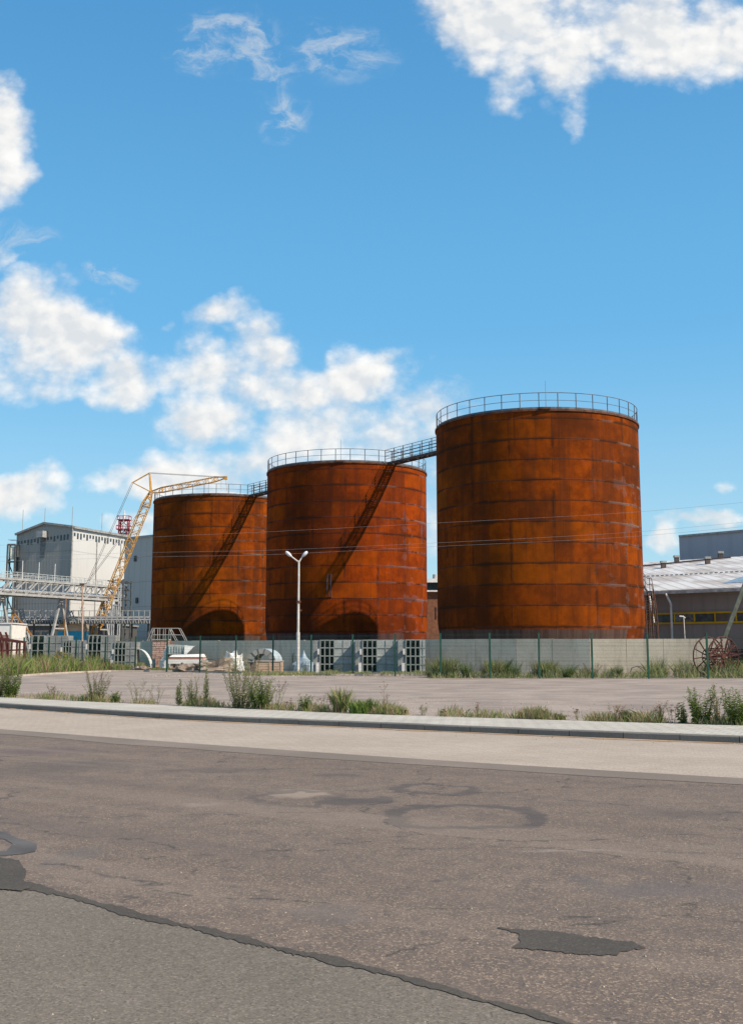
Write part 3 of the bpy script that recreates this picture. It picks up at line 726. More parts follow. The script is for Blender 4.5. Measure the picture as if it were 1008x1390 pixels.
for f in (.3,.36,.44,.52,.6,.68,.8,.9):
    mb = MB(); wallbox(mb, K2, K0, f, f+rs.uniform(.02,.04), 2.2, rs.uniform(4.4,5.2), .06, .78); mb.build('opening', GLASS, t)
# grey annex beside it
A0 = at(165, 205, 0); A1 = at(206, 198, 0); A2 = A0+Vector((3,26,0)); zt = P(165, 731, 205).z; zt1 = P(206, 727, 198).z
A1b = A0.lerp(A1, 1.6); zt1b = zt+(zt1-zt)*1.6
t = thing('annex_building', 'plain grey metal clad block between the yellow crane and the farthest tank', 'building', (A0.x, A0.y, YZ))
A3 = A1b+Vector((3,26,0)); mb = MB(); wallquad(mb, A0, A1b, 0, 0, zt, zt1b); wallquad(mb, A1b, A3, 0,0,zt1b,zt1b); wallquad(mb, A3, A2, 0,0,zt1b,zt); wallquad(mb, A2, A0, 0,0,zt,zt)
mb.add([(A0.x,A0.y,zt),(A1b.x,A1b.y,zt1b),(A3.x,A3.y,zt1b),(A2.x,A2.y,zt)], [(0,1,2,3)]); mb.build('wall', CLADM, t)
mb = MB(); mb.bar((A0.x,A0.y-.1,zt),(A1b.x,A1b.y-.1,zt1b),.35); mb.build('fascia', TRIM, t)
for f, z in ((.28,9.5),(.22,17)):
    mb = MB(); wallbox(mb, A0, A1b, f, f+.04, z, z+1.0, .2, .02); mb.build('vent', STDARK, t)
# open stair tower on the left end
b0 = at(4, 224, YZ); b1 = at(14.5, 224, YZ); t = thing('stair_tower', 'open steel stair tower on the left end of the tall hall', 'tower', b0)
mb = MB(); zt_ = P(10, 739, 224).z; w_ = b1.x-b0.x
for xx in (b0.x, b1.x):
    for yy in (224, 224+w_): mb.bar((xx,yy,YZ),(xx,yy,zt_),.28)
mb.build('columns', STDARK, t)
mb = MB(); z = zt_; k = 0
while z > 2:
    for yy in (224, 224+w_): mb.bar((b0.x,yy,z),(b1.x,yy,z),.25); mb.bar((b0.x,yy,z+.9),(b1.x,yy,z+.9),.08)
    mb.bar((b0.x,224,z),(b0.x,224+w_,z),.2)
    if z > 5: mb.bar((b0.x if k%2 else b1.x,224.5,z),(b1.x if k%2 else b0.x,224.5,z-3.4),.18)
    z -= 3.4; k += 1
mb.build('landings', STDARK, t)
MB().box((b0.x+.5,224.2,zt_-3.0),(b1.x-.2,224.8,zt_-.4)).build('panel', M('cream_panel', (.6,.6,.5), .6), t)
# red and white mast behind the hall
RED = M('red_mast_paint', (.30,.03,.045), .6, var=.15); WHT = M('white_mast_paint', (.7,.68,.66), .6, var=.1)
for px, topy, boty, Y, wid, label in ((163, 698, 735, 290, 1.9, 'red and white lattice mast showing above the white side of the hall'),):
    b0 = at(px, Y, YZ); t = thing('lattice_mast', label, 'mast', b0); zt_ = P(px, topy+8, Y).z
    mb = MB(); lattice(mb, b0, Vector((b0.x, Y, zt_-7)), 2.2, 8, .09); mb.build('lower_mast', WHT, t)
    mb = MB(); lattice(mb, Vector((b0.x, Y, zt_-7)), Vector((b0.x, Y, zt_)), 2.2, 4, .10); mb.build('upper_mast', RED, t)
    mb = MB()
    for zz_, ww in ((zt_-2.6,3.3),(zt_-.1,3.0)):
        mb.box((b0.x-ww/2,Y-ww/2,zz_),(b0.x+ww/2,Y+ww/2,zz_+.25))
        for sx in (-1,1):
            mb.bar((b0.x+sx*ww/2,Y-ww/2,zz_+1.1),(b0.x+sx*ww/2,Y+ww/2,zz_+1.1),.12); mb.bar((b0.x-ww/2,Y+sx*ww/2,zz_+1.1),(b0.x+ww/2,Y+sx*ww/2,zz_+1.1),.12)
            for q in (-1,0,1): mb.bar((b0.x+q*ww/2,Y+sx*ww/2,zz_),(b0.x+q*ww/2,Y+sx*ww/2,zz_+1.1),.12)
    mb.build('platform', RED, t)
    mb = MB(); mb.tube((b0.x,Y,zt_),(b0.x,Y,zt_+2.6),.35,6,r2=.1); mb.build('antenna', WHT, t)

# pipe bridge
B0 = P(-60, 800, 142); B1 = P(160, 809, 172)
zb, zt_ = 8.75, 10.75
t = thing('pipe_bridge', 'long grey steel truss bridge with walkway railing running across in front of the hall', 'bridge', (B0.x, B0.y, YZ))
a = Vector((B0.x,B0.y,0)); b = Vector((B1.x,B1.y,0)); d = (b-a).normalized(); s_ = Vector((-d.y,d.x,0)); L = (b-a).length; up = Vector((0,0,1))
for k, off in enumerate((0, 3.0)):
    mb = MB(); p = a+s_*off; q = b+s_*off
    mb.bar(p+up*zb, q+up*zb, .32); mb.bar(p+up*zt_, q+up*zt_, .28); mb.bar(p+up*(zb+.5), q+up*(zb+.5), .12)
    n_ = 13
    for i in range(n_+1):
        c0 = p+d*L*i/n_
        mb.bar(c0+up*zb, c0+up*zt_, .12)
        if i < n_: mb.bar(c0+up*zb, c0+d*L/n_+up*zt_, .16)
    mb.build('truss', STGREY, t)
mb = MB()
for i in range(27):
    c0 = a+d*L*i/26; mb.bar(c0+up*zb, c0+s_*3+up*zb, .14); mb.bar(c0+up*zt_, c0+s_*3+up*zt_, .12)
mb.build('cross_beams', STDARK, t)
mb = MB()
for off in (0, 3.0):
    p = a+s_*off; q = b+s_*off
    for h in (.5,.95): mb.bar(p+up*(zt_+h), q+up*(zt_+h), .06)
    for i in range(34): c0 = p+d*L*i/33; mb.bar(c0+up*zt_, c0+up*(zt_+.95), .05)
mb.build('railing', M('pale_railing', (.4,.43,.43), .5), t)
for off, r, z, mt in ((.7,.28,zb+.45,'m'),(1.5,.38,zb+.55,'p'),(2.3,.22,zb+.4,'m')):
    MB().tube(a+s_*off+up*z, b+s_*off+up*z, r, 10).build('pipe', M('galvanised_pipe', (.42,.43,.44), .4, metal=.3) if mt == 'm' else M('pale_pipe', (.5,.49,.46), .5), t, smooth=True)
for f in (.30, .66, .95):
    c0 = a+d*L*f; mb = MB(); q0 = c0+s_*1.5
    mb.bar(Vector((q0.x,q0.y,0))-d*2.6, q0+up*zb, .3); mb.bar(Vector((q0.x,q0.y,0))+d*2.6, q0+up*zb, .3); mb.bar(q0-d*1.3+up*(zb/2), q0+d*1.3+up*(zb/2), .2)
    mb.build('leg_frame', STGREY, t)
for f in (.26,.36,.46,.56):
    c0 = a+d*L*f; MB().tube(c0+up*zt_, c0+up*(zt_+2.6), .05, 5).build('lamp_post', WHT, t)
# steel pipe rack tower
t = thing('pipe_rack', 'dark steel rack full of pipes at the right end of the truss bridge', 'pipe rack', at(153, 176, YZ))
X0, X1, Y0, Y1 = at(143,176).x, at(164.5,176).x, 176, 182; zz_ = P(150, 786, 176).z
mb = MB()
for i in range(4):
    for yy in (Y0, Y1): xx = X0+(X1-X0)*i/3; mb.bar((xx,yy,0),(xx,yy,zz_-(.0 if i else 2)),.2)
for z in [1.4, 3, 4.6, 6.2, 7.6, 9.2, 10.8, 12]:
    for yy in (Y0, Y1): mb.bar((X0,yy,z),(X1,yy,z),.16)
    mb.bar((X0,Y0,z),(X0,Y1,z),.14); mb.bar((X1,Y0,z),(X1,Y1,z),.14)
mb.bar((X0,Y0,3),(X1,Y0,7.6),.12); mb.bar((X1,Y0,7.6),(X0,Y0,11),.12)
mb.build('frame', STDARK, t)
for i in range(7):
    x = X0+.3+i*(X1-X0-.6)/6; z0, z1 = rs.uniform(.2,4), rs.uniform(6,11.5)
    mb = MB(); mb.path([(x,Y0-.3,z0),(x,Y0-.3,z1),(x+rs.choice((-.6,.6)),Y0-.3,z1),(x+.2,Y0+3,z1)], .11, 8); mb.build('pipe', M('galvanised_pipe', (.42,.43,.44)), t)
# lower gallery
g0 = P(-10, 838, 168); g1 = P(212, 836, 168)
t = thing('pipe_gallery', 'low railed steel gallery running under the truss bridge toward the farthest tank', 'gallery', (g0.x, 168, YZ))
z0, z1 = 5.2, 7.15
mb = MB(); mb.box((g0.x,167.2,z0),(g1.x,169.5,z0+.3)); mb.build('deck', STDARK, t)
mb = MB(); n_ = 30
for h in (z0+1.0, z1-.1): mb.bar((g0.x,167.2,h),(g1.x,167.2,h),.09)
for i in range(n_+1): x = g0.x+(g1.x-g0.x)*i/n_; mb.bar((x,167.2,z0),(x,167.2,z1),.08)
for i in range(n_): x = g0.x+(g1.x-g0.x)*i/n_; mb.bar((x,167.2,z0+1.0),(x+.5,167.2,z0),.09)
mb.build('railing', STGREY, t)
for i in range(10):
    x = g0.x+(g1.x-g0.x)*(i+.5)/10; MB().bar((x,168.4,0),(x,168.4,z0),.2).build('leg', STDARK, t)
for z in (z0+.55, z0+.9):
    MB().tube((g0.x,168.2,z),(g1.x,168.2,z),.16,8).build('pipe', M('galvanised_pipe', (.42,.43,.44)), t)
mb = MB(); a_ = P(150,868,185); mb.box((P(25,868,185).x,185,0),(a_.x+2,196,5.2))
lo = mb.build('wall', PLINTH, thing('service_building', 'long low dark building with small dark openings below the truss bridge', 'building', (P(25,868,185).x,185,YZ)))
pt = lo.parent
for x in (40,44,48,52,56,60,65,69,73,79,84,128,133,138,144,150):
    a_ = P(x, 860, 185); MB().box((a_.x-.25,184.92,1.5),(a_.x+.2,184.99,3.9+rs.uniform(-.4,.8))).build('window', GLASS, pt)
MB().box((P(25,868,185).x-.3,184.6,5.2),(P(150,868,185).x+2.3,196,5.45)).build('roof', TRIM, pt)
MB().box((P(80,810,200).x,184.98,0),(P(82,810,200).x+.2,185,0.1)).build('step', TRIM, pt)

# V braces
for a_, m_, b_, Y, mt, lab in (((28,827),None,(38,856),160,STGREY,'pale diagonal steel strut left of the gallery'),):
    p, q = P(*a_, Y), P(*b_, Y); q.z = YZ; q.x += .8
    mb = MB(); lattice(mb, p, q, .5, 10, .05); tag(mb.build('steel_strut', mt, loc=(q.x,q.y,YZ)), lab, 'strut')
# ------------------------------------------------------------------ crawler crane
YEL = M('yellow_crane_paint', (.50,.26,.05), .6, var=.2); CBLUE = M('blue_crane_body', (.03,.33,.55), .5, var=.12); CBEI = M('beige_crane_top', (.55,.44,.33), .6, var=.12)
YC = 170
foot = P(127, 862, YC); head = P(205, 668, YC); tip = P(306, 648, YC); base = Vector((foot.x-2.4, YC, YZ))
t = thing('crawler_crane', 'yellow lattice boom crane with blue body standing left of the farthest tank', 'crane', base)
knee = foot + (head-foot)*.93
mb = MB(); lattice(mb, foot, foot+(head-foot)*.08, .7, 2, .05, 1.15, .08); lattice(mb, foot+(head-foot)*.08, foot+(head-foot)*.9, 1.15, 26, .04, 1.1, .07); lattice(mb, foot+(head-foot)*.9, head, 1.2, 3, .05, .35, .09)
mb.build('boom', YEL, t)
mb = MB(); lattice(mb, head, head+(tip-head)*.15, .25, 2, .035, .75, .06); lattice(mb, head+(tip-head)*.15, head+(tip-head)*.85, .75, 12, .03, .7, .055); lattice(mb, head+(tip-head)*.85, tip, .7, 2, .035, .25, .06)
mb.build('jib', YEL, t)
s1 = P(180, 655, YC); s2 = P(203, 642, YC)
mb = MB(); 
for e in (-.5,.5):
    mb.bar(head+Vector((0,e,0)), s1+Vector((0,e*.4,0)), .12); mb.bar(head+Vector((0,e,0)), s2+Vector((0,e*.4,0)), .14); mb.bar(s1+Vector((0,e*.4,0)), s2+Vector((0,e*.4,0)), .09)
mb.build('strut', YEL, t)
gan = P(109, 836, YC)
mb = MB()
for e in (-.4,.4):
    v = Vector((0,e,0))
    mb.tube(s2+v, tip+v, .028, 4); mb.tube(s1+v, P(118,793,YC)+v, .028, 4); mb.tube(P(118,793,YC)+v, gan+v, .028, 4); mb.tube(foot+(head-foot)*.93+v, P(112,800,YC)+v, .028, 4)
mb.build('pendant_cables', STEEL_DK, t)
h0 = P(311-1, 651, YC)
mb = MB(); mb.tube(tip, h0-Vector((0,0,3.4)), .025, 4); mb.tube(P(300,649,YC), P(300,676,YC), .02, 4); mb.box((tip.x-.25,YC-.3,tip.z-.3),(tip.x+.25,YC+.3,tip.z+.15)); mb.build('hook_line', YEL, t)
u0 = P(82, 866, YC); u1 = P(119, 851, YC)
mb = MB(); mb.box((u0.x,YC-1.5,2.3),(u1.x-.2,YC+1.5,4.1)); hs = mb.build('house', CBLUE, t)
mb = MB(); mb.box((u0.x+.05,YC-1.45,4.1),(u1.x-.1,YC+1.45,5.15)); mb.build('hood', CBEI, hs)
MB().box((P(104,0,YC).x,YC-1.53,3.4),(P(111,0,YC).x,YC-1.50,3.7)).build('stripe', WHT, hs)
MB().box((P(88,0,YC).x,YC-1.53,2.25),(P(100,0,YC).x,YC-1.50,2.4)).build('stripe', RED, hs)
mb = MB()
for e in (-.8,.8):
    v = Vector((0,e,0)); k1 = P(95,829,YC)+v
    mb.bar(P(84,850,YC)+v, k1, .12); mb.bar(k1, P(104,850,YC)+v, .14); mb.bar(P(104,850,YC)+v, P(114,838,YC)+v, .12)
mb.build('gantry', STGREY, t)
for e in (-1.9, 1.3):
    mb = MB(); pr = []
    for k in range(16): 
        a_ = 2*pi*k/16; pr.append((cos(a_)*.55+(2.2 if cos(a_) > 0 else -2.2), sin(a_)*.55+.6))
    vs = [(base.x+x, YC+e, YZ+z-.04) for x, z in pr]+[(base.x+x, YC+e+.6, YZ+z-.04) for x, z in pr]
    mb.add(vs, [tuple(range(16)), tuple(range(16,32))[::-1]]+[(i,(i+1)%16,16+(i+1)%16,16+i) for i in range(16)]); mb.build('crawler_track', STEEL_DK, t)
MB().box((base.x-1.5,YC-1.3,.6),(base.x+1.5,YC+1.3,2.3)).build('undercarriage', STEEL_DK, t)

# ------------------------------------------------------------------ left yard: hut, container, A frame, trestle
wv = M('white_hut_panel', (.72,.70,.66), .6, var=.06)
c = P(0, 870, 100); x1 = P(15.5, 868, 100).x; x0 = x1-3.2
t = thing('site_hut', 'white site hut cut off by the left edge behind the red steel trestle', 'hut', (x1-1.6, 100, YZ))
zt_ = P(5, 847, 100).z
mb = MB(); mb.box((x0,100,YZ),(x1,104,zt_)); mb.build('wall', wv, t)
MB().box((x0-.1,99.9,zt_),(x1+.1,104.1,zt_+.1)).build('roof', WHT, t)
MB().box((P(1,0,100).x,99.93,P(0,867,100).z),(P(5,0,100).x,99.99,P(0,857,100).z)).build('window', GLASS, t)
yb = M('cream_corner', (.6,.58,.42), .7); MB().box((x1-.08,99.93,YZ),(x1+.02,99.995,zt_-.02)).build('corner_post', yb, t)
teal = M('teal_container_paint', (.02,.12,.15), .6, var=.2)
x0, x1 = P(16.5,0,120).x, P(34,0,120).x; z0, z1 = YZ, P(0,857,120).z
t = thing('container', 'dark teal container with a yellow brown top edge beside the white hut', 'container', ((x0+x1)/2,120,YZ))
mb = MB(); mb.box((x0,120,z0),(x1,122.4,z1)); 
for i in range(9): x = x0+.1+i*(x1-x0-.2)/8; mb.box((x-.03,119.95,z0+.1),(x+.03,120,z1-.1))
mb.build('body', teal, t); MB().box((x0-.02,119.93,z1),(x1+.02,122.42,z1+.25)).build('roof', YEL, t)
MB().box((P(20,0,120).x,120.3,z1+.25),(P(31,0,120).x,121.6,z1+.75)).build('lid', M('brown_timber', (.25,.14,.07), .8), t)
t = thing('lifting_frame', 'orange yellow A shaped steel frame rising behind the teal container', 'frame', at(22,130,YZ))
OR = M('orange_steel', (.36,.15,.03), .6); a_ = P(18.5,832,130); mb = MB()
for q in (P(13.5,852,130), P(33,850,130)):
    q2 = q.copy(); q2 = a_+(q-a_)*2.2; 
    if q2.z < YZ: q2 = a_+(q-a_)*((a_.z-YZ)/(a_.z-q.z))
    mb.bar(a_, q2, .15)
mb.bar(P(14.5,849,130), P(30,847,130), .1)
mb.build('legs', OR, t); MB().tube(a_-Vector((0,0,.1)), a_+Vector((0,0,.5)), .14, 8).build('head', STEEL_DK, t)
b_ = P(89.5, 812, 150); mb = MB(); mb.bar((b_.x,150,YZ),(b_.x,150,b_.z),.11); tag(mb.build('steel_post', OR, loc=(b_.x,150,YZ)), 'tall thin orange post behind the blue crane body', 'post')
RST = M('red_oxide_steel', (.09,.024,.02), .7, var=.3)
t = thing('steel_trestle', 'dark red steel trestle standing on the grass at the far left', 'trestle', at(12, 80, YZ))
mb = MB(); p = P(-12,866,79); q = P(28,872,79)
for yy in (0, 1.2):
    v = Vector((0,yy,0)); mb.bar(p+v, q+v, .16); p2 = P(-12,884,79)+v; q2 = P(28,882,79)+v; mb.bar(p2, q2, .08)
    for x in (-10, 4, 16, 27): r_ = P(x,872,79)+v; mb.bar((r_.x,r_.y,YZ),(r_.x,r_.y,r_.z),.11)
    mb.bar(P(0,866,79)+v, P(4,900,79)+v, .1); mb.bar(P(5,871,79)+v, P(0,858,79)+v, .12)
mb.build('frame', RST, t)

# ------------------------------------------------------------------ gridded duct modules
GALV = M('dull_galvanised_sheet', (.27,.275,.265), .6, var=.2, scale=1.2, dirt=(.15,.155,.15)); GALV2 = M('pale_duct_panel', (.34,.36,.345), .6, var=.15)
FRAME = M('pale_duct_frame', (.25,.27,.255), .6, var=.12); HOLE = M('duct_hole_shade', (.012,.02,.018), .8, var=.3)
BROWN = M('brown_primer_sheet', (.17,.12,.11), .7, var=.2)
def duct(xl, g0, g1, xr, yt, Y, label, cols=3, rows=4, rightgrid=False, leftmat=None, seam=True, h=None, depth=1.6):
    X0, XG0, XG1, X1 = (P(x, 880, Y).x for x in (xl, g0, g1, xr)); zt = P(xl, yt, Y).z
    t = thing('duct_module', label, 'duct section', ((X0+X1)/2, Y, YZ), 'ventilation duct sections standing in the yard')
    zb = YZ+.08
    if XG0 > X0+.05: MB().box((X0,Y+.06,zb),(XG0,Y+depth,zt-.04)).build('side_panel', leftmat or GALV, t)
    if X1 > XG1+.05:
        b_ = MB().box((XG1,Y+.03,zb),(X1,Y+depth,zt-.02)).build('casing', GALV2 if rightgrid else GALV, t)
        mb = MB(); nn = max(2, int((X1-XG1)/.45))
        for i in range(1, nn): x = XG1+(X1-XG1)*i/nn; mb.box((x-.018,Y-.005,zb),(x+.018,Y+.03,zt-.03))
        for i in range(1, 4): z = zb+(zt-zb)*i/4; mb.box((XG1,Y-.004,z-.02),(X1,Y+.028,z+.02))
        mb.build('stiffeners', FRAME if rightgrid else GALV, b_)
    MB().box((XG0,Y+.35,zb),(XG1,Y+depth,zt-.01)).build('hole_shade', HOLE, t)  # near-black block behind the grid; shade of the hollow painted as its colour
    mb = MB(); r = .030
    for i in range(cols+1):
        x = XG0+(XG1-XG0)*i/cols; x = min(max(x, XG0+r), XG1-r); mb.box((x-r,Y-.02,zb),(x+r,Y+.10,zt))
        mb.box((x-r*.6,Y+.10,zb),(x+r*.6,Y+.34,zt-.02)) 
    for j in range(rows+1):
        z = zb+(zt-zb)*j/rows; z = min(max(z, zb+r), zt-r); mb.box((XG0+.001,Y-.012,z-r),(XG1-.001,Y+.09,z+r))
    mb.build('grid_frame', FRAME, t)
    mb = MB(); mb.box((XG0-.14,Y-.10,zb+(zt-zb)*.55),(XG0-.03,Y+.0,zb+(zt-zb)*.72)); mb.build('connection_box', WHT, t); MB().box((XG0-.22,Y-.1,YZ),(XG0-.04,Y-.0,YZ+.65)).build('foot_plate', WHT, t)
    for x in (X0+.1, X1-.1): MB().box((x-.08,Y+.1,YZ-.02),(x+.08,Y+depth,zb)).build('skid', BROWN, t)
    return t
duct(40, 42, 60, 92, 862.5, 92, 'low wide duct section with a two column grid end, leftmost one behind the grass', cols=2, rows=4)
duct(84, 85, 97.5, 118, 869, 90, 'duct section with a narrow grid end, left of the pinkish pole')
duct(117, 119, 137.5, 156, 862, 86, 'tallest duct section with a grid end, directly right of the pinkish pole')
duct(150, 155, 171, 184, 871.5, 80, 'duct section with a grid end left of the curved white sheet')
duct(425, 434, 454, 489, 868.5, 67.5, 'duct section with grid end and pale casing, first right of the white lamp post', rightgrid=True)
duct(482, 491.5, 512, 546, 868.5, 66.5, 'duct section with a grid end, middle one of three right of the lamp post', rightgrid=True)
duct(540, 550, 570.5, 577, 868, 65.5, 'duct section with a grid end nearest the left foot of the nearest tank', rightgrid=True)
x0, x1 = P(23,0,95).x, P(41,0,95).x
bx = MB().box((x0,95,YZ),(x1,97.5,P(0,861.5,95).z)); 
for i in range(5): bx.box((x0,94.96,YZ+.3+i*.42),(x1,95,YZ+.34+i*.42))
tag(bx.build('sheet_steel_box', BROWN, loc=((x0+x1)/2,95,YZ)), 'brown primed steel box left of the first duct section', 'box')

# ------------------------------------------------------------------ rubble and stored things
def lump(mb, c, rx, ry, h, seed, n=22, m=10, amp=.3, flat=False, pw=.8):
    def fn(u, v):
        a = 2*pi*u; r = cos(v*pi/2); q = Vector((cos(a)*r, sin(a)*r, v*2))*1.7+Vector((seed*7.3, seed*3.1, 0))
        k = 1+amp*mnoise.noise(q)*2+amp*.6*mnoise.noise(q*2.7)
        return Vector((c[0]+rx*cos(a)*(r**pw)*k, c[1]+ry*sin(a)*(r**pw)*k, c[2]+h*(sin(v*pi/2)**.9)*max(.25, k)))
    mb.grid(fn, n, m)
TARP = M('crumpled_white_sheeting', (.70,.69,.66), .6, var=.15, scale=4); TARPB = M('blue_grey_tarpaulin', (.26,.33,.38), .5, var=.2)
def heap(name, x0, x1, yt, yb, mat, label, cat, seed, amp=.35, pw=.8, smooth=False):
    b = G((x0+x1)/2, yb, YZ); Y = b.y; w = (x1-x0)/F*Y/2; h = P(0, yt, Y).z-YZ
    mb = MB(); lump(mb, (b.x, b.y, YZ-.03), w, w*.7, h/1.05, seed, amp=amp, pw=pw)
    return tag(mb.build(name, mat, loc=b, smooth=smooth), label, cat)
heap('tarpaulin_heap', 203, 221, 893, 907, M('grey_white_sheeting', (.5,.53,.55), .6), 'low greyish heap of sheeting between the curved sheet and the white bundle', 'heap', 1)
heap('wrapped_bundle', 218, 238, 883, 909, TARP, 'white wrapped bundle left of the pink brick stack', 'bundle', 2, .25, .6)
heap('white_bag', 68, 82, 885, 898, TARP, 'crumpled white bag in the grass behind the fence', 'bag', 3, .28)
heap('sheeting_heap', 303, 330, 888, 910, TARP, 'ragged white plastic heap behind the tall weed right of the rubble', 'heap', 4, .28)
heap('foil_scrap', 345, 361, 894, 909, TARP, 'small white crumpled scrap under the curved duct elbow', 'scrap', 5, .35)
for k, (x0_, x1_, y0_, y1_, mt_, lb_) in enumerate((
  (253,264,899,909,TARP,'small white scrap pile directly under the left end of the pallets'),
  (283,297,901,910,M('grey_white_sheeting',(.5,.53,.55)),'grey white scrap right of centre in front of the pallets'),
  (330,341,897,909,TARP,'small pale scrap between the white plastic heap and the duct elbow'),
  (171,181,898,909,M('grey_white_sheeting',(.5,.53,.55)),'small tangled pale scrap at the foot of the last left duct section'),
  (95,103,898,905,TARP,'tiny pale scrap behind the fence left of the pinkish pole'))):
    heap('scrap_pile', x0_, x1_, y0_, y1_, mt_, lb_, 'scrap', 20+k, .4)
RUB = mat_dusty('mixed_rubble', (.30,.22,.17), (.42,.34,.28), (.15,.13,.11), fine=6, bump=1.0)
heap('rubble_heap', 264, 318, 897, 912, RUB, 'low brownish rubble heap topped by bent dark pipes', 'rubble', 6, .4)
heap('rubble_heap', 238, 272, 902, 912, RUB, 'flat rubble patch at the foot of the pink brick stack', 'rubble', 8, .4)
heap('rubble_heap', 176, 204, 905, 911.5, RUB, 'thin layer of rubble under the curved white sheet', 'rubble', 9, .4)
# tarpaulin tent
b = G(411, 912, YZ); Y = b.y; X = lambda x: P(x, 0, Y).x; Z = lambda y: P(0, y, Y).z
mb = MB(); prof = [(1.0,0),(.96,.32),(.9,.38),(.55,.50),(.28,.66),(.1,.86),(.03,1.0)]
hh = Z(883)-YZ; ww = (X(427)-X(396))/2
vs = []
for r, z in prof:
    for i in range(24):
        a_ = 2*pi*i/24; k = 1+.08*sin(a_*5+z*6)+.05*mnoise.noise(Vector((cos(a_)*2, sin(a_)*2, z*4))); vs.append((b.x+cos(a_)*r*ww*k, b.y+.8+sin(a_)*r*.8*k, YZ+z*hh))
mb.add(vs, [(k*24+i, k*24+(i+1)%24, (k+1)*24+(i+1)%24, (k+1)*24+i) for k in range(len(prof)-1) for i in range(24)])
tag(mb.build('covered_stack', TARPB, loc=b), 'blue grey tarpaulin drawn up to a peak right behind the lamp post', 'covered stack')
# crate
WOOD = M('pale_pine_boards', (.48,.34,.24), .8, var=.2)
Y = 70.5; t = thing('wooden_crate', 'low pale wooden crate right of the curved duct elbow', 'crate', (P(378,0,Y).x, Y, YZ))
x0, x1, zt_ = P(361,0,Y).x, P(393,0,Y).x, P(0,898,Y).z
mb = MB()
for i in range(4): z = YZ+.04+i*(zt_-YZ-.04)/4; mb.box((x0,Y,z),(x1,Y+.03,z+(zt_-YZ)/4-.03)); mb.box((x1-.03,Y+.03,z),(x1,Y+1.2,z+(zt_-YZ)/4-.03))
mb.build('boards', WOOD, t)
mb = MB()
for x in (x0, (x0+x1)/2, x1-.1): mb.box((x,Y-.03,YZ),(x+.1,Y-.001,zt_))
mb.build('battens', WOOD, t); MB().box((x0-.04,Y-.05,zt_),(x1+.04,Y+1.25,zt_+.04)).build('lid', M('grey_pine_lid', (.5,.42,.36), .8), t)
# duct elbow
Y = 73; c0 = P(350, 899, Y); r = (P(350,880.5,Y).z-c0.z); mb = MB()
def elb(u, v):
    a_ = pi*1.05*(1-u)-.05; rr_ = r if True else r
    return Vector((c0.x+.25+rr_*cos(a_)*1.05 + v*.35, Y-.3+v*1.1, c0.z+rr_*sin(a_)))
mb.grid(elb, 20, 4)
mb2 = MB(); 
for k in range(20):
    a0_, a1_ = pi*k/20, pi*(k+1)/20
    for q in ((0.,1.),): 
        p1 = Vector((c0.x+.25+r*cos(a0_)*1.05,Y-.3,c0.z+r*sin(a0_))); p2 = Vector((c0.x+.25+r*cos(a1_)*1.05,Y-.3,c0.z+r*sin(a1_)))
        i1 = Vector((c0.x+.25+r*.62*cos(a0_)*1.05,Y-.3,c0.z+r*.62*sin(a0_))); i2 = Vector((c0.x+.25+r*.62*cos(a1_)*1.05,Y-.3,c0.z+r*.62*sin(a1_)))
        mb2.add([p1,i1,i2,p2], [(0,1,2,3)]); mb2.add([i1,i2,i2+Vector((.35,1.1,0)),i1+Vector((.35,1.1,0))], [(0,1,2,3)])
t = thing('duct_elbow', 'curved galvanised duct elbow lying behind the big weed', 'duct elbow', (c0.x, Y, YZ))
mb.build('outer_sheet', M('galvanised_elbow', (.38,.45,.48), .4, var=.2), t, smooth=True); mb2.build('end_face', GALV, t)
mb = MB()
for k in range(6): a_ = pi*(k+.5)/6; mb.bar((c0.x+.25+r*.62*cos(a_),Y-.32,c0.z+r*.62*sin(a_)),(c0.x+.25+r*1.04*cos(a_),Y-.32,c0.z+r*1.02*sin(a_)),.04)
mb.box((c0.x-.5,Y,YZ),(c0.x+.9,Y+.8,c0.z)); mb.build('stand', BROWN, t)
# curved sheet
b = G(197, 909, YZ); Y = b.y
def csh(u, v):
    a_ = u*1.25; p0 = P(186+1, 881, Y); R_ = 1.25
    return Vector((p0.x+R_*sin(a_)*.85, Y+v*.9-.2, YZ+.12+(p0.z-YZ-.12)*(cos(a_)-.315)/.685))
mb = MB(); mb.grid(csh, 12, 2)
def csh2(u, v): q = csh(u, v); return q+Vector((-.03,0,-.04))
mb.grid(csh2, 12, 2)
tag(mb.build('curved_sheet', M('white_curved_sheet', (.68,.72,.70), .4, var=.08), loc=b, smooth=True), 'white curved metal sheet leaning beside a fence post left of the rubble', 'sheet')
# brick stack
BRK = M('pink_brick_pack', (.52,.32,.25), .85, var=.25, scale=5)
b = G(243, 909, YZ); Y = b.y+2; x = lambda q: P(q,0,Y).x; z = lambda q: P(0,q,Y).z
t = thing('brick_stack', 'tall leaning stack of pink bricks on the rubble, left of the grey hopper', 'brick stack', (x(243), Y, YZ))
mb = MB(); z0 = YZ; rs2 = random.Random(5)
rows_ = 14
for i in range(rows_):
    zz0 = YZ+(z(869)-YZ)*i/rows_; zz1 = YZ+(z(869)-YZ)*(i+1)/rows_-.02; f = i/rows_
    l = 239-(7 if f > .35 else 3); r_ = 252 if f > .75 else (250 if f > .4 else 247)
    n_ = 4
    for k in range(n_): mb.box((x(l)+(x(r_)-x(l))*k/n_+.005, Y+rs2.uniform(0,.04), zz0), (x(l)+(x(r_)-x(l))*(k+1)/n_-.01, Y+.75, zz1))
mb.build('bricks', BRK, t); MB().box((x(231),Y-.05,z(869)),(x(252.5),Y+.8,z(869)+.06)).build('top_board', WOOD, t)
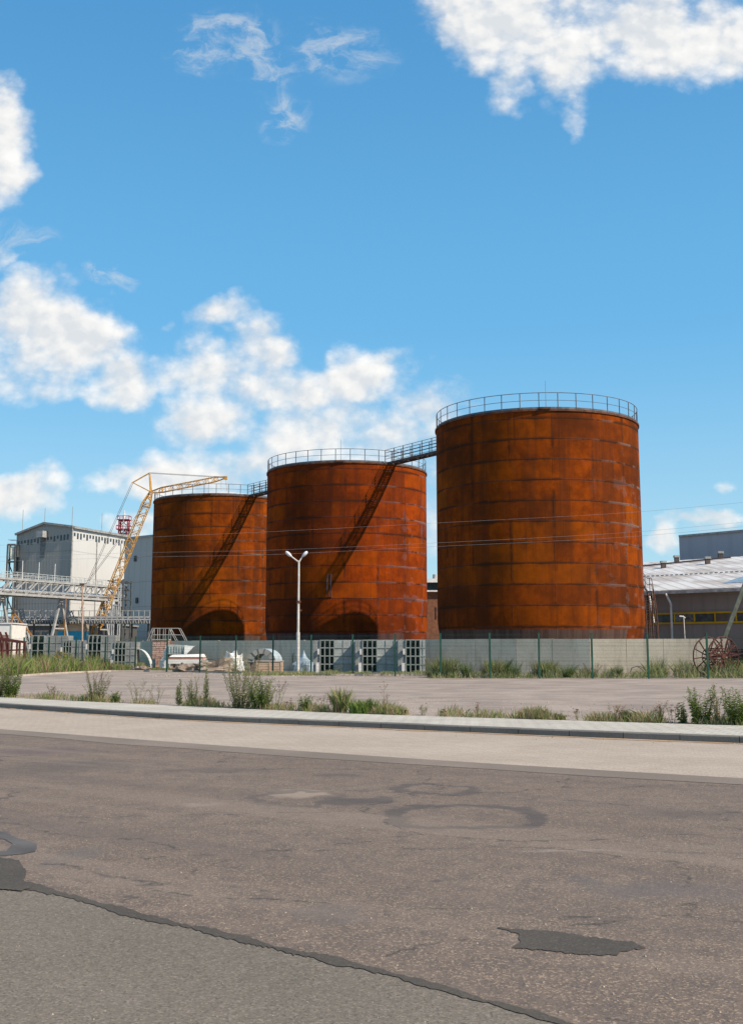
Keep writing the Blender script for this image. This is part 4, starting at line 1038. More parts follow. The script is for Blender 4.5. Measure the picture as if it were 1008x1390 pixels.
# grey hopper with white lip
Y = 80; x = lambda q: P(q,0,Y).x; z = lambda q: P(0,q,Y).z
t = thing('steel_hopper', 'pale grey steel hopper with a tilted white sheet on its right, above the white pallets', 'hopper', (x(262), Y, YZ))
mb = MB(); mb.add([(x(249),Y,z(888)),(x(272),Y,z(888)),(x(272),Y,z(876)),(x(251),Y,z(875)),(x(249),Y+1.2,z(888)),(x(272),Y+1.2,z(888)),(x(272),Y+1.2,z(876)),(x(251),Y+1.2,z(875))], [(0,1,2,3),(7,6,5,4),(0,4,5,1),(1,5,6,2),(2,6,7,3),(3,7,4,0)]); 
for k in range(6): q = x(253+k*3.3); mb.box((q-.03,Y-.04,z(886)),(q+.03,Y,z(877.5)))
mb.build('body', M('pale_green_grey_steel', (.38,.42,.40), .6), t)
mb = MB(); mb.add([(x(272),Y-.2,z(888)),(x(275),Y-.2,z(888)),(x(284),Y-.1,z(877.5)),(x(272),Y-.1,z(877)),(x(272),Y+.5,z(887)),(x(275),Y+.5,z(887)),(x(284),Y+.6,z(877)),(x(272),Y+.6,z(876.5))], [(0,1,2,3),(7,6,5,4),(1,5,6,2),(2,6,7,3),(0,3,7,4),(0,4,5,1)]); mb.build('lip', wv, t)
for q in (251, 270): MB().bar((x(q),Y+.3,YZ),(x(q),Y+.3,z(887)),.1).build('leg', STDARK, t)
Y = 77.5; t = thing('pallet_stack', 'stack of white pallets with a faded red stripe below the grey hopper', 'pallet stack', (x(275), Y, YZ))
x = lambda q: P(q,0,Y).x; z = lambda q: P(0,q,Y).z
MB().box((x(252),Y,z(901)),(x(297),Y+1.4,z(894.5))).build('lower_pallet', wv, t); MB().box((x(252),Y-.02,z(894.5)),(x(295),Y+1.4,z(892))).build('red_slats', M('faded_red_boards', (.42,.19,.13), .8), t)
mb = MB(); mb.add([(x(253),Y-.05,z(892)),(x(295),Y-.05,z(892)),(x(293),Y+.3,z(888)),(x(256),Y+.3,z(889)),(x(253),Y+1.4,z(892)),(x(295),Y+1.4,z(892)),(x(293),Y+1.3,z(888)),(x(256),Y+1.3,z(889))], [(0,1,2,3),(7,6,5,4),(0,4,5,1),(1,5,6,2),(2,6,7,3),(3,7,4,0)]); mb.build('cover', wv, t)
for q in (256,275,293): MB().box((x(q)-.08,Y+.1,YZ),(x(q)+.08,Y+1.2,z(901))).build('leg', WOOD, t)
# pale grid frame
Y = 82; x = lambda q: P(q,0,Y).x; z = lambda q: P(0,q,Y).z
t = thing('grid_panel', 'pale open steel grid panel leaning on the wall right of the hopper', 'grid panel', (x(309), Y, YZ))
mb = MB()
for q in (300,306.5,313,319): mb.bar((x(q),Y,YZ),(x(q),Y,z(873)),.06)
for q in (873.5,881,889,896): mb.bar((x(300),Y-.03,z(q)),(x(319),Y-.03,z(q)),.06)
mb.build('bars', FRAME, t); MB().box((x(298),Y-.12,z(888)),(x(301),Y-.05,z(883.5))).build('box', WHT, t)
# bent pipes on rubble
mb = MB(); Y = G(290,911,YZ).y-.7
def arc(x0, x1, yb, yt, n=12): return [P(x0+(x1-x0)*k/n, yb-(yb-yt)*sin(pi*k/n)**.8, Y) for k in range(n+1)]
mb.path(arc(262,308,908,895), .03); mb.path(arc(278,314,909,899), .03); mb.path([P(240,909,Y),P(262,903,Y),P(281,896,Y)], .028)
tag(mb.build('bent_pipes', STEEL_DK, loc=(P(290,0,Y).x,Y,YZ)), 'bent dark pipes arching over the brown rubble heap', 'pipes')
# access stair over the wall
Y = 92; t = thing('access_stair', 'grey steel step platform with handrails rising above the wall before the farthest tank', 'stair', (P(250,0,Y).x, Y, YZ))
x = lambda q: P(q,0,Y).x; z = lambda q: P(0,q,Y).z
mb = MB()
for yy in (Y, Y+.9):
    for a_, b_ in (((231,853),(264,853)),((231,862),(266,862)),((231,853),(231,872)),((238,853),(238,872)),((245,853),(245,872)),((252,853),(252,872)),((231,853),(216,897)),((264,853),(286,897)),((252,853),(274,897)),((225,870),(210,912))):
        za = z(a_[1]); zb_ = max(YZ, z(b_[1])); mb.tube((x(a_[0]),yy,za),(x(b_[0]),yy,zb_),.028,5)
mb.build('handrail', STGREY, t)
MB().box((x(230),Y,z(872)),(x(256),Y+.9,z(870))).build('platform', STDARK, t)
mb = MB()
for k in range(9): f = k/8; mb.box((x(256)+f*1.9,Y,z(871)-f*2.0),(x(256)+f*1.9+.25,Y+.9,z(871)-f*2.0+.04))
mb.build('treads', STDARK, t)
for q in (231,255): MB().bar((x(q),Y+.4,YZ),(x(q),Y+.4,z(872)),.08).build('leg', STDARK, t)

# electrical box, leaning stick, bent rod, concrete footings
b = G(923, 916, YZ); Y = b.y+1.6; x = lambda q: P(q,0,Y).x; z = lambda q: P(0,q,Y).z
t = thing('meter_box', 'small white meter box with a green side standing before the pale wall', 'meter box', (x(923), Y, YZ))
MB().box((x(922),Y,z(905)),(x(928.5),Y+.25,z(890))).build('door', WHT, t); MB().box((x(918.5),Y+.01,z(905)),(x(922),Y+.27,z(890))).build('side_panel', GREEN, t)
MB().box((x(919.5),Y+.08,YZ),(x(921),Y+.15,z(905))).build('leg', STEEL_DK, t)
b = G(826, 914, YZ); mb = MB(); p = P(807.5, 869, b.y+3.2); mb.tube(b, p, .03, 6); tag(mb.build('leaning_rod', WHT, loc=b), 'thin pale rod leaning against the wall right of the nearest tank middle', 'rod')
b = G(868, 917, YZ); Y = b.y; mb = MB(); mb.path([P(855,913,Y),P(857,907,Y),P(864,904.5,Y),P(870,908,Y),P(876,914,Y),P(879,917,Y)], .025); mb.path([P(866,904.5,Y+.2),P(872,906,Y+.2),P(880,915,Y+.2)], .025)
tag(mb.build('bent_rod', STEEL_DK, loc=b), 'bent dark rods poking from the grass near the pale wall', 'rod')

# ------------------------------------------------------------------ right warehouse
WBROWN = mat_clad('brown_grey_cladding', (.25,.215,.195), .3, .3, panel=1.2)
def mat_roofw():
    m, nt, b = newmat('pale_corrugated_roof'); n = N(nt); p = n.obj(); x, y, z = n.sep(p)
    v = n.m('FRACT', n.m('DIVIDE', x, .9)); rb = n.ss(n.m('ABSOLUTE', n.m('SUBTRACT', v, .5)), .3, .45)
    a = n.noise(n.vm('MULTIPLY', p, (.5,.12,1)), 1, 5, .6)
    c = n.mix(n.ss(a, .42, .62), (.62,.60,.57), (.42,.37,.33)); c = n.mix(n.m('MULTIPLY', rb, .35), c, (.25,.23,.21))
    n.put(b.inputs['Base Color'], c); b.inputs['Roughness'].default_value = .6; n.bump(b, rb, .5, .05); return m
ROOFW = mat_roofw()
W0 = P(700, 806, 110.5); W1 = P(1120, 793, 88.5); W0 = Vector((W0.x,W0.y,0)); W1 = Vector((W1.x,W1.y,0))
zE = P(879, 803, 100).z
dW = (W1-W0).normalized(); nW = Vector((-dW.y, dW.x, 0)); LW = (W1-W0).length
t = thing('warehouse', 'low brown grey warehouse with pale ribbed roof and yellow framed windows at the right', 'building', (W0.x, W0.y, YZ))
mb = MB(); wallbox(mb, W0, W1, 0, 1, 0, zE-.25, .3, -.3); mb.build('wall', WBROWN, t)
R0 = W0+nW*20; R1 = W1+nW*20; zR = P(880, 760.5, 120).z
mb = MB(); e0 = W0-nW*.6; e1 = W1-nW*.6
mb.add([(e0.x,e0.y,zE),(e1.x,e1.y,zE),(R1.x,R1.y,zR),(R0.x,R0.y,zR),(e0.x,e0.y,zE-.12),(e1.x,e1.y,zE-.12),(R1.x,R1.y,zR-.12),(R0.x,R0.y,zR-.12)], [(0,1,2,3),(7,6,5,4),(0,4,5,1),(1,5,6,2),(2,6,7,3),(3,7,4,0)])
rf = mb.build('roof', ROOFW, t)
mb = MB(); wallbox(mb, W0, W1, 0, 1, zE-.32, zE-.13, .18, .62); gut = mb.build('gutter', M('pale_gutter', (.5,.49,.47), .5), t)
def roofpt(f, g, h=0.0):     # along, up the slope
    p = W0.lerp(W1, f)+nW*(20*g); return Vector((p.x, p.y, zE+(zR-zE)*(g*20+.6)/20.6+h))
def fr_px(px, Yg):           # fraction along the building under a photo column
    best = min(range(1001), key=lambda k: abs((lambda q: q.x/q.y-(px-504)/F*1.0/cos(TH)*cos(TH))(W0.lerp(W1, k/1000)+nW*Yg)))
    return best/1000
mb = MB()
q = [roofpt(fr_px(975,1.5), .10, .03), roofpt(1, .07, .03), roofpt(1, .30, .03), roofpt(fr_px(1003,5), .27, .03)]
mb.add(q, [(0,1,2,3)]); mb.add([v-Vector((0,0,.02)) for v in q], [(3,2,1,0)]); mb.build('blue_grey_panel', M('blue_grey_sheet', (.25,.31,.36), .25), rf)  # thin blue-grey sheet laid on the lower right of the roof
mb = MB()
for k in range(60):
    f = k/60; mb.bar(roofpt(f, .40, .12), roofpt(f+.010, .40, .12), .1)
mb.build('snow_guard', STGREY, rf)
mb = MB(); mb.bar(roofpt(0, .74, .12), roofpt(.42, .93, .15), .16); mb.build('conduit', BROWN, rf)
for px, py, g in ((900,762,.72),(918,757,.92),(960,760,.78),(978,752,.97)):
    f = fr_px(px, g*20); p = roofpt(f, g); mb = MB(); mb.box((p.x-.22,p.y-.22,p.z-.2),(p.x+.22,p.y+.22,p.z+.5)); v = mb.build('roof_vent', STEEL_DK, rf)
    MB().box((p.x-.28,p.y-.28,p.z+.5),(p.x+.28,p.y+.28,p.z+.72)).build('cowl', M('grey_cowl', (.3,.3,.28), .6), v)
# windows
zw0 = P(895, 848, 100).z; zw1 = P(895, 832.5, 100).z
YF = M('yellow_window_frame', (.50,.30,.015), .6, var=.1); 
npan = 16
for k in range(npan):
    f0, f1 = k/npan, (k+1)/npan
    mb = MB(); wallbox(mb, W0, W1, f0, f1, zw1-.16, zw1, .10, .02); wallbox(mb, W0, W1, f0, f1, zw0, zw0+.16, .10, .02); wallbox(mb, W0, W1, f0, f0+.004, zw0+.16, zw1-.16, .09, .02)
    fr = mb.build('window', YF, t)
    mb = MB(); wallbox(mb, W0, W1, f0+.004, f1, zw0+.16, zw1-.16, .04, .015); mb.build('pane', (M('curtained_pane', (.16,.16,.15), .3, var=.5, scale=3), M('reflecting_pane', (.07,.085,.085), .2, var=.3), M('brownish_pane', (.12,.10,.08), .4, var=.2))[(k*7+k//3) % 3], fr)
for px, w_ in ((914, .10),):
    f = fr_px(px, 0); p = W0.lerp(W1, f)-nW*.75; q0 = p+Vector((-.5,0,0))
    mb = MB(); mb.tube((p.x,p.y,YZ),(p.x,p.y,zE-1.2),.1,8); mb.tube((p.x,p.y,zE-1.2),(p.x-.35,p.y+.2,zE-.3),.1,8); mb.build('downpipe', WHITE, t)
b = P(930, 868, 80); mb = MB(); b.z = YZ
t = thing('yard_lamp', 'slender pale lamp post in front of the warehouse window band', 'street lamp', b)
tp = P(927.5, 837, 80); MB().tube(b, tp, .03, 6).build('pole', WHITE, t); MB().tube(tp, tp+Vector((-.3,0,.02)), .045, 8).build('lamp_head', LAMPM, t)
MB().tube(tp, tp+Vector((.12,0,-.1)), .025, 6).build('arm', WHITE, t)
# upper grey block
U0 = P(921, 728, 126); U1 = P(1150, 705, 112); z1a = U0.z; z1b = P(1008, 718, 120.5).z
mb = MB(); a = Vector((U0.x,U0.y,0)); b = Vector((U1.x,U1.y,0)); nn = Vector((-(b-a).y,(b-a).x,0)).normalized()*12
t = thing('grey_block', 'flat roofed grey clad block rising behind the pale warehouse roof', 'building', (a.x,a.y,YZ))
wallquad(mb, a, b, 0, 0, z1a, z1a+.1); wallquad(mb, b, b+nn, 0,0,z1a+.1,z1a+.1); wallquad(mb, b+nn, a+nn, 0,0,z1a+.1,z1a); wallquad(mb, a+nn, a, 0,0,z1a,z1a)
mb.add([(a.x,a.y,z1a),(b.x,b.y,z1a+.1),((b+nn).x,(b+nn).y,z1a+.1),((a+nn).x,(a+nn).y,z1a)], [(0,1,2,3)])
mb.build('wall', mat_clad('slate_cladding', (.40,.40,.42), .6, .2), t); MB().bar((a.x,a.y-.08,z1a),(b.x,b.y-.08,z1a+.1),.22).build('fascia', STGREY, t)
# building in the gap between the tanks
Y = 138; x = lambda q: P(q,0,Y).x; z = lambda q: P(0,q,Y).z
t = thing('workshop', 'shade-browned workshop with a white roof in the gap between the middle and nearest tank', 'building', (x(600), Y, YZ))
MB().box((x(572),Y,YZ),(x(720),Y+14,z(803.5))).build('wall', M('tank_shade_wall', (.20,.085,.045), .8, var=.2), t)  # brown stands for the near tank's shade, put into the wall colour
mb = MB(); mb.box((x(571),Y+1.2,z(802)),(x(720),Y+14,z(790))); mb.build('clerestory', GLASS, t)
MB().box((x(570),Y-.5,z(803.5)),(x(721),Y+14.2,z(801.5))).build('eave', WHT, t)
MB().box((x(570.5),Y+.6,z(790)),(x(721),Y+14.3,z(785))).build('roof', WHT, t)
for q in (583.5, 589, 610): MB().box((x(q),Y-.04,z(841)),(x(q+ (1.2 if q<585 else 9)),Y-.002,z(824.5))).build('window', GLASS, t)
MB().tube((x(586),Y+4,z(786)),(x(586),Y+4,z(777)),.35,10,r2=.3).build('roof_vent', STGREY, t)

# ------------------------------------------------------------------ vegetation
def leafmat(name, c1, c2, c3=None):
    m, nt, b = newmat(name); n = N(nt)
    g = n.node('ShaderNodeNewGeometry'); r = g.outputs['Random Per Island']
    c = n.mix(r, c1, c2)
    if c3: c = n.mix(n.ss(r, .72, .78), c, c3)
    n.put(b.inputs['Base Color'], c); b.inputs['Roughness'].default_value = .65; b.inputs['Specular IOR Level'].default_value = .25
    tr = n.node('ShaderNodeBsdfTranslucent'); n.put(tr.inputs[0], c); mx = n.node('ShaderNodeMixShader'); mx.inputs[0].default_value = .3
    nt.links.new(b.outputs[0], mx.inputs[1]); nt.links.new(tr.outputs[0], mx.inputs[2])
    out = [q for q in nt.nodes if q.type == 'OUTPUT_MATERIAL'][0]; nt.links.new(mx.outputs[0], out.inputs[0]); return m
LG = leafmat('fresh_green_leaf', (.11,.18,.03), (.21,.28,.07)); LD = leafmat('dusty_green_leaf', (.19,.235,.07), (.37,.38,.16), (.28,.22,.13))
LP = leafmat('pale_seed_head', (.28,.25,.15), (.40,.36,.24)); LT = leafmat('dry_tan_leaf', (.33,.22,.12), (.45,.33,.2)); LR = leafmat('reddish_seed_head', (.18,.10,.07), (.28,.18,.11))
LW = leafmat('small_white_flower', (.5,.5,.42), (.6,.6,.5)); LY = leafmat('yellow_flower', (.55,.35,.02), (.6,.42,.03)); STEM = leafmat('weed_stem', (.14,.14,.06), (.20,.17,.09))
def leaf(mb, p, d, L, w, rnd, droop=.3):
    d = d.normalized(); s = d.cross(Vector((0,0,1)));
    if s.length < .05: s = Vector((1,0,0))
    s.normalize(); s = (s + Vector((rnd.uniform(-.5,.5), rnd.uniform(-.5,.5), rnd.uniform(-.6,.6)))*.6).normalized()
    m = p + d*L*.5; e = p + d*L - Vector((0,0,L*droop))
    mb.add([p, m+s*w/2, e, m-s*w/2], [(0,1,2,3)])
def plant(kind, H, W, seed, loc, label, cat='weed', group=None, name=None):
    r = random.Random(seed); st = MB(); lf = MB(); hd = MB()
    dens = 1.0
    def stem_curve(h, spread, bend, n=7):
        a = r.uniform(0, 2*pi); rr = spread*sqrt(r.random()); b0 = Vector((cos(a)*rr*.35, sin(a)*rr*.35, 0))
        tip = Vector((cos(a)*rr, sin(a)*rr, h)); pts = []
        w = Vector((r.uniform(-1,1), r.uniform(-1,1), 0))*bend
        for k in range(n+1):
            t = k/n; pts.append(b0.lerp(tip, t) + w*sin(pi*t)*h*.1 + Vector((cos(a), sin(a), 0))*rr*.25*(t*t-t))
        return pts
    def stems(pts, r0):
        for k in range(len(pts)-1): st.tube(pts[k], pts[k+1], r0*(1-k/len(pts)*.7), 3)
    if kind in ('bush', 'leafy'):
        ns = max(7, int(W*36)) if kind == 'bush' else max(9, int(W*46))
        for i in range(ns):
            h = H*r.uniform(.45, 1.0); pts = stem_curve(h, W*.5, 1.2); stems(pts, .006)
            nl = int(h*(60 if kind == 'bush' else 75))
            for q in range(nl):
                t = (q+r.random())/nl*.97+.02; k = min(len(pts)-2, int(t*(len(pts)-1))); p = pts[k].lerp(pts[k+1], t*(len(pts)-1)-k)
                a = r.uniform(0, 2*pi); d = Vector((cos(a), sin(a), r.uniform(-.1,.9)))
                L = (.09 if kind == 'leafy' else .066)*r.uniform(.6,1.4)*(1.15-t*.6); leaf(lf, p, d, L, L*.42, r)
            if kind == 'bush':
                for q in range(int(10+h*16)):
                    t = r.uniform(.72, 1.0); k = min(len(pts)-2, int(t*(len(pts)-1))); p = pts[k].lerp(pts[k+1], t*(len(pts)-1)-k)
                    a = r.uniform(0, 2*pi); p = p+Vector((cos(a), sin(a), .6))*r.uniform(0,.07); leaf(hd, p, Vector((cos(a), sin(a), 1)), .025, .015, r, 0)
        mats = (LD if kind == 'bush' else LG, LR if seed % 2 else LP)
    elif kind == 'mullein':
        for i in range(2):
            pts = stem_curve(H*(1 if i == 0 else .75), W*.25, .2); stems(pts, .012)
            for q in range(150):
                t = r.random()**1.3; k = min(len(pts)-2, int(t*(len(pts)-1))); p = pts[k].lerp(pts[k+1], t*(len(pts)-1)-k); a = r.uniform(0, 2*pi)
                leaf(lf, p+Vector((cos(a), sin(a), 0))*.02, Vector((cos(a), sin(a), 1.3)), .12*(1.15-t*.85)*r.uniform(.7,1.3), .028, r, .1)
        mats = (leafmat('mullein_leaf', (.20,.23,.09), (.32,.32,.15)) if 'mul' not in MC else MC['mul'], LP); MC['mul'] = mats[0]
    elif kind in ('umbel', 'sparse', 'dry'):
        ns = max(3, int(W*(14 if kind != 'dry' else 30)))
        for i in range(ns):
            h = H*r.uniform(.5, 1.0); pts = stem_curve(h, W*.5, 1.0); stems(pts, .005)
            for q in range(int(h*26)):
                t = r.uniform(0,.75)**1.3; k = min(len(pts)-2, int(t*(len(pts)-1))); p = pts[k].lerp(pts[k+1], t*(len(pts)-1)-k); a = r.uniform(0, 2*pi)
                leaf(lf, p, Vector((cos(a), sin(a), .5)), .07*r.uniform(.5,1.2), .022, r)
            for b in range(5):
                t = r.uniform(.55, 1); k = min(len(pts)-2, int(t*(len(pts)-1))); p = pts[k].lerp(pts[k+1], t*(len(pts)-1)-k); a = r.uniform(0, 2*pi)
                e = p+Vector((cos(a), sin(a), 1.2))*r.uniform(.05,.12)*(H/.9); st.tube(p, e, .0025, 3)
                for q in range(12): hd_d = Vector((r.uniform(-1,1), r.uniform(-1,1), .4)); leaf(hd, e+hd_d*.022, hd_d, .02, .016, r, 0)
        mats = (LD if kind != 'dry' else LT, {'umbel': LP, 'sparse': LR, 'dry': LT}[kind])
    elif kind == 'grass':
        nb = int(120+W*420)
        for i in range(nb):
            a = r.uniform(0, 2*pi); rr = W*.42*sqrt(r.random()); p = Vector((cos(a)*rr, sin(a)*rr*.8, 0)); h = H*r.uniform(.35, 1.0)
            b = Vector((r.gauss(0,.22), r.gauss(0,.22), 1)); wv_ = .010+.006*r.random(); s = Vector((r.uniform(-1,1), r.uniform(-1,1), 0)).normalized()*wv_
            m_ = p+b*h*.55; e = p+b*h + Vector((b.x, b.y, -.35))*h*.25
            lf.add([p-s, p+s, m_+s*.8, e, m_-s*.8], [(0,1,2,3,4)])
            if i % 9 == 0:
                for q in range(10): hd.add([e+Vector((r.uniform(-.03,.03), r.uniform(-.03,.03), q*.014)) for _ in range(3)], [(0,1,2)])
                st.tube(p, e+Vector((0,0,.02)), .003, 3)
        mats = (LD if seed % 3 else LG, LP)
    o = lf; root = bpy.data.objects.new(name or 'weed_plant', None); COL.objects.link(root); root.location = loc; root.empty_display_size = .1
    BASE[root.name] = Vector((0,0,0)); tag(root, label, cat, group)
    if st.v: st.build('stems', STEM, root)
    if lf.v: lf.build('leaves', mats[0], root)
    if hd.v: hd.build('seed_heads', mats[1], root)
    return root
GW = 'weeds along the back edge of the pavement'
edge_px = [(0,947),(252,959),(504,970),(756,978),(1008,985.5)]
def base_y(x):
    for (a, ya), (b, yb) in zip(edge_px, edge_px[1:]):
        if x <= b: return ya+(yb-ya)*(x-a)/(b-a)
    return 985.5
weeds = [
 (-2,884,40,'bush','tall brownish weed clump cut off by the left edge above the pavement'),
 (14,905,34,'leafy','dense green weed clump at the far left end of the pavement'),
 (72,930,26,'sparse','thin straggly weed with a pale base, second from the left edge'),
 (130,909,42,'bush','bushy dusty weed left of the curved white sheet, third clump from the left'),
 (156,938,20,'leafy','small low green tuft right beside the third clump'),
 (186,926,30,'umbel','spindly weed with pale flower heads below the curved white sheet'),
 (212,930,18,'umbel','thin leaning weed just left of the upright stalk'),
 (243,924,13,'mullein','short upright woolly stalk left of the tall woolly stalk'),
 (262,920,28,'bush','branching weed between the two upright woolly stalks'),
 (280,901,13,'mullein','tallest upright woolly green stalk below the rubble heap'),
 (327,884,56,'bush','largest spreading weed on the pavement edge, below the curved duct elbow'),
 (354,920,44,'leafy','green lower growth right against the largest spreading weed'),
 (372,925,34,'sparse','wiry leafless looking weed left of the lamp post foot'),
 (391,948,16,'sparse','tiny sprig below the lamp post'),
 (415,940,26,'leafy','small round green weed right of the lamp post foot'),
 (440,944,26,'sparse','reddish thin weed below the first duct section'),
 (462,928,20,'grass','tufted green grass with one tall stem below the middle duct section'),
 (494,946,44,'grass','wide low grassy clump below the middle and last duct sections'),
 (521,925,14,'sparse','single tall slender stem at the right end of the grassy clump'),
 (549,963,10,'grass','tiny grass tuft on the pavement edge below the last duct section'),
 (574,958,28,'umbel','low pale flowering weed below the left foot of the nearest tank'),
 (604,964,18,'sparse','faint dry sprig right of the pale flowering weed'),
 (649,957,12,'sparse','lone thin stalk below the nearest tank, left half'),
 (710,966,18,'dry','reddish dry sprig left of the short green tuft'),
 (734,962,24,'grass','short green tuft below the middle of the nearest tank'),
 (760,968,16,'grass','small green tuft just right of the short green tuft'),
 (784,962,10,'sparse','thin upright stem below the right half of the nearest tank'),
 (834,960,30,'dry','pale tan dried weed right of the nearest tank centre'),
 (852,963,20,'grass','thin grass beside the tan dried weed'),
 (893,950,26,'bush','dusty weed left of the dense green weed, first of the pair'),
 (913,955,20,'sparse','reddish sparse weed between two green ones near the right'),
 (927,952,14,'leafy','narrow green weed touching the dense green weed'),
 (950,929,42,'leafy','dense bright green bushy weed near the right edge'),
 (974,930,20,'bush','slim weed squeezed between the two dense ones at right'),
 (1000,934,48,'leafy','dense green weed cut off by the right edge'),
 (1034,930,40,'bush','weed just beyond the right edge of the frame')]
for i, (x, yt, w, k, lab) in enumerate(weeds):
    yb = base_y(x)-1; b = G(x, yb, YZ); sc = b.y/F
    plant(k, (yb-yt)*sc*1.0, w*sc*1.05, 100+i, b, lab, 'weed', GW)
GF = 'tall weeds at the foot of the fence'
fw = [
 (584,919,893,24,'bush','weed at the corner post left of the nearest tank'),
 (604,920,887,34,'grass','tall pale grass clump against the fence below the left foot of the nearest tank'),
 (633,920,898,26,'leafy','green weed between the first two fence posts of the frontal run'),
 (657,920,903,14,'dry','reddish dry weed touching the second fence post of the frontal run'),
 (673,920,890,34,'grass','tall pale grass just right of the second fence post of the frontal run'),
 (697,920,897,26,'leafy','green weed midway below the nearest tank'),
 (727,920,898,18,'dry','reddish dry weed touching the third fence post of the frontal run'),
 (742,920,893,32,'grass','tall pale grass right of the third fence post of the frontal run'),
 (770,920,902,32,'leafy','green weed left of the leaning pale rod'),
 (806,920,900,26,'bush','dusty weed at the foot of the leaning pale rod'),
 (838,920,903,24,'leafy','weed left of the bent dark rods'),
 (898,920,907,24,'leafy','low green weed right of the bent dark rods'),
 (925,920,899,30,'umbel','white flowering weed under the meter box'),
 (948,920,897,30,'umbel','white flowering weed left of the cable reels'),
 (984,919,897,34,'grass','grass clump in front of the cable reels right of the leaning pole'),
 (1004,919,892,34,'leafy','green weed at the right edge before the cable reels'),
 (660,914,905,18,'leafy','')][:16]
for i, (x, yb, yt, w, k, lab) in enumerate(fw):
    b = G(x, yb, YZ); b.y += .25; sc = b.y/F
    plant(k, (yb-yt)*sc, w*sc*1.1, 300+i, b, lab, 'weed', GF)
for i, (x, yb) in enumerate(((461,915),(519,914.5),(414,914))):
    b = G(x, yb, YZ); sc = b.y/F
    plant('umbel' if i < 2 else 'dry', 15*sc, 12*sc, 400+i, b, ('pale spiky weed before the first pale duct casing','pale spiky weed before the middle pale duct casing','tiny dry weed behind the lamp post foot')[i], 'weed', GF)
b = G(396, 912, YZ); b.y += 3
plant('leafy', 1.2, .7, 420, b, 'small green sapling against the wall left of the lamp post', 'weed')
# grass masses
def grassfield(name, fn, n, h0, h1, mats, seed, wide=.012):
    r = random.Random(seed); obs = [MB() for _ in mats]
    for i in range(n):
        p, hm = fn(r); 
        if p is None: continue
        h = r.uniform(h0, h1)*hm; b = Vector((r.gauss(0,.28), r.gauss(0,.28), 1)); s = Vector((r.uniform(-1,1), r.uniform(-.4,.4), 0)).normalized()*wide*r.uniform(.7,1.5)
        m_ = p+b*h*.55; e = p+b*h+Vector((b.x, b.y, -.4))*h*.25
        obs[r.choices(range(len(mats)), [3,2,1,.6][:len(mats)])[0]].add([p-s, p+s, m_+s*.8, e, m_-s*.8], [(0,1,2,3,4)])
    for mb, mt in zip(obs, mats):
        if mb.v: tag(mb.build(name, mt), kind='stuff')
def verge(r):
    x = r.uniform(-60, 232); t = r.random()
    yf = 918.5 if x < 25 else 918.5-(x-25)*6.5/125 if x < 150 else 912
    y0 = 901 if x < 100 else 901+(x-100)*.07
    y = yf-1-(yf-y0)*t; 
    hm = 1.0 if x < 110 else (1-.8*(x-110)/110 if x < 200 else .15)
    hm *= .6+.8*mnoise.noise(Vector((x*.06, y*.2, 0)))+.3
    return G(x, y, YZ), max(.15, hm)
grassfield('tall_grass', verge, 17000, .5, 1.25, (LG, LD, LT, LR), 11, .016)
for nm, (a, b_, y0, y1, hh, nn) in (('grass', (330,585,915.5,917.3,.7,4500)), ('grass', (585,1060,917.5,920.8,1.0,7500)), ('grass', (880,1080,913,920.5,2.2,6500))):
    def f(r, a=a, b_=b_, y0=y0, y1=y1, hh=hh):
        x = r.uniform(a, b_); k = mnoise.noise(Vector((x*.05, 3, 0)))+.45
        if k < r.random()*.5: return None, 0
        return G(x, r.uniform(y0, y1), YZ), hh*(.5+k)
    grassfield(nm, f, nn, .1, .45, (LD, LP, LG), int(a), .012)
def f(r):
    x = r.uniform(-30, 1040); k = mnoise.noise(Vector((x*.02, 9, 0)))+.25
    if k < r.random()*.6: return None, 0
    return G(x, base_y(x)-r.uniform(0,5.5)*r.random()*(1+2*max(0,mnoise.noise(Vector((x*.03,1,0))))), YZ), .6+k
grassfield('grass', f, 13000, .04, .26, (LD, LT, LG, LP), 33, .006)
def f(r): x = r.gauss(86, 4); return G(x, 907-r.random(), YZ), 1
r = random.Random(5); mb = MB()
for i in range(60):
    p = G(r.uniform(72, 90), 908, YZ); p.z = YZ+r.uniform(.75, 1.25); 
    for q in range(3): leaf(mb, p, Vector((r.uniform(-1,1), r.uniform(-1,1), .5)), .07, .06, r, 0)
for i in range(12):
    p = G(r.uniform(72, 90), 908, YZ); mb.tube(p, p+Vector((0,0,1.15)), .006, 3)
tag(mb.build('yellow_flowers', LY), kind='stuff')

# ------------------------------------------------------------------ sun, sky, camera
SD = Vector((sin(radians(60.5))*cos(radians(42)), -cos(radians(60.5))*cos(radians(42)), sin(radians(42)))).normalized()
el = math.asin(SD.z); az = atan2(SD.x, SD.y)
L = bpy.data.lights.new('sun', 'SUN'); L.energy = 5.0; L.angle = radians(.5); L.color = (1.0, .865, .70)
so = bpy.data.objects.new('sun', L); COL.objects.link(so); so.rotation_euler = SD.to_track_quat('Z', 'Y').to_euler(); so.location = (40, -40, 60)

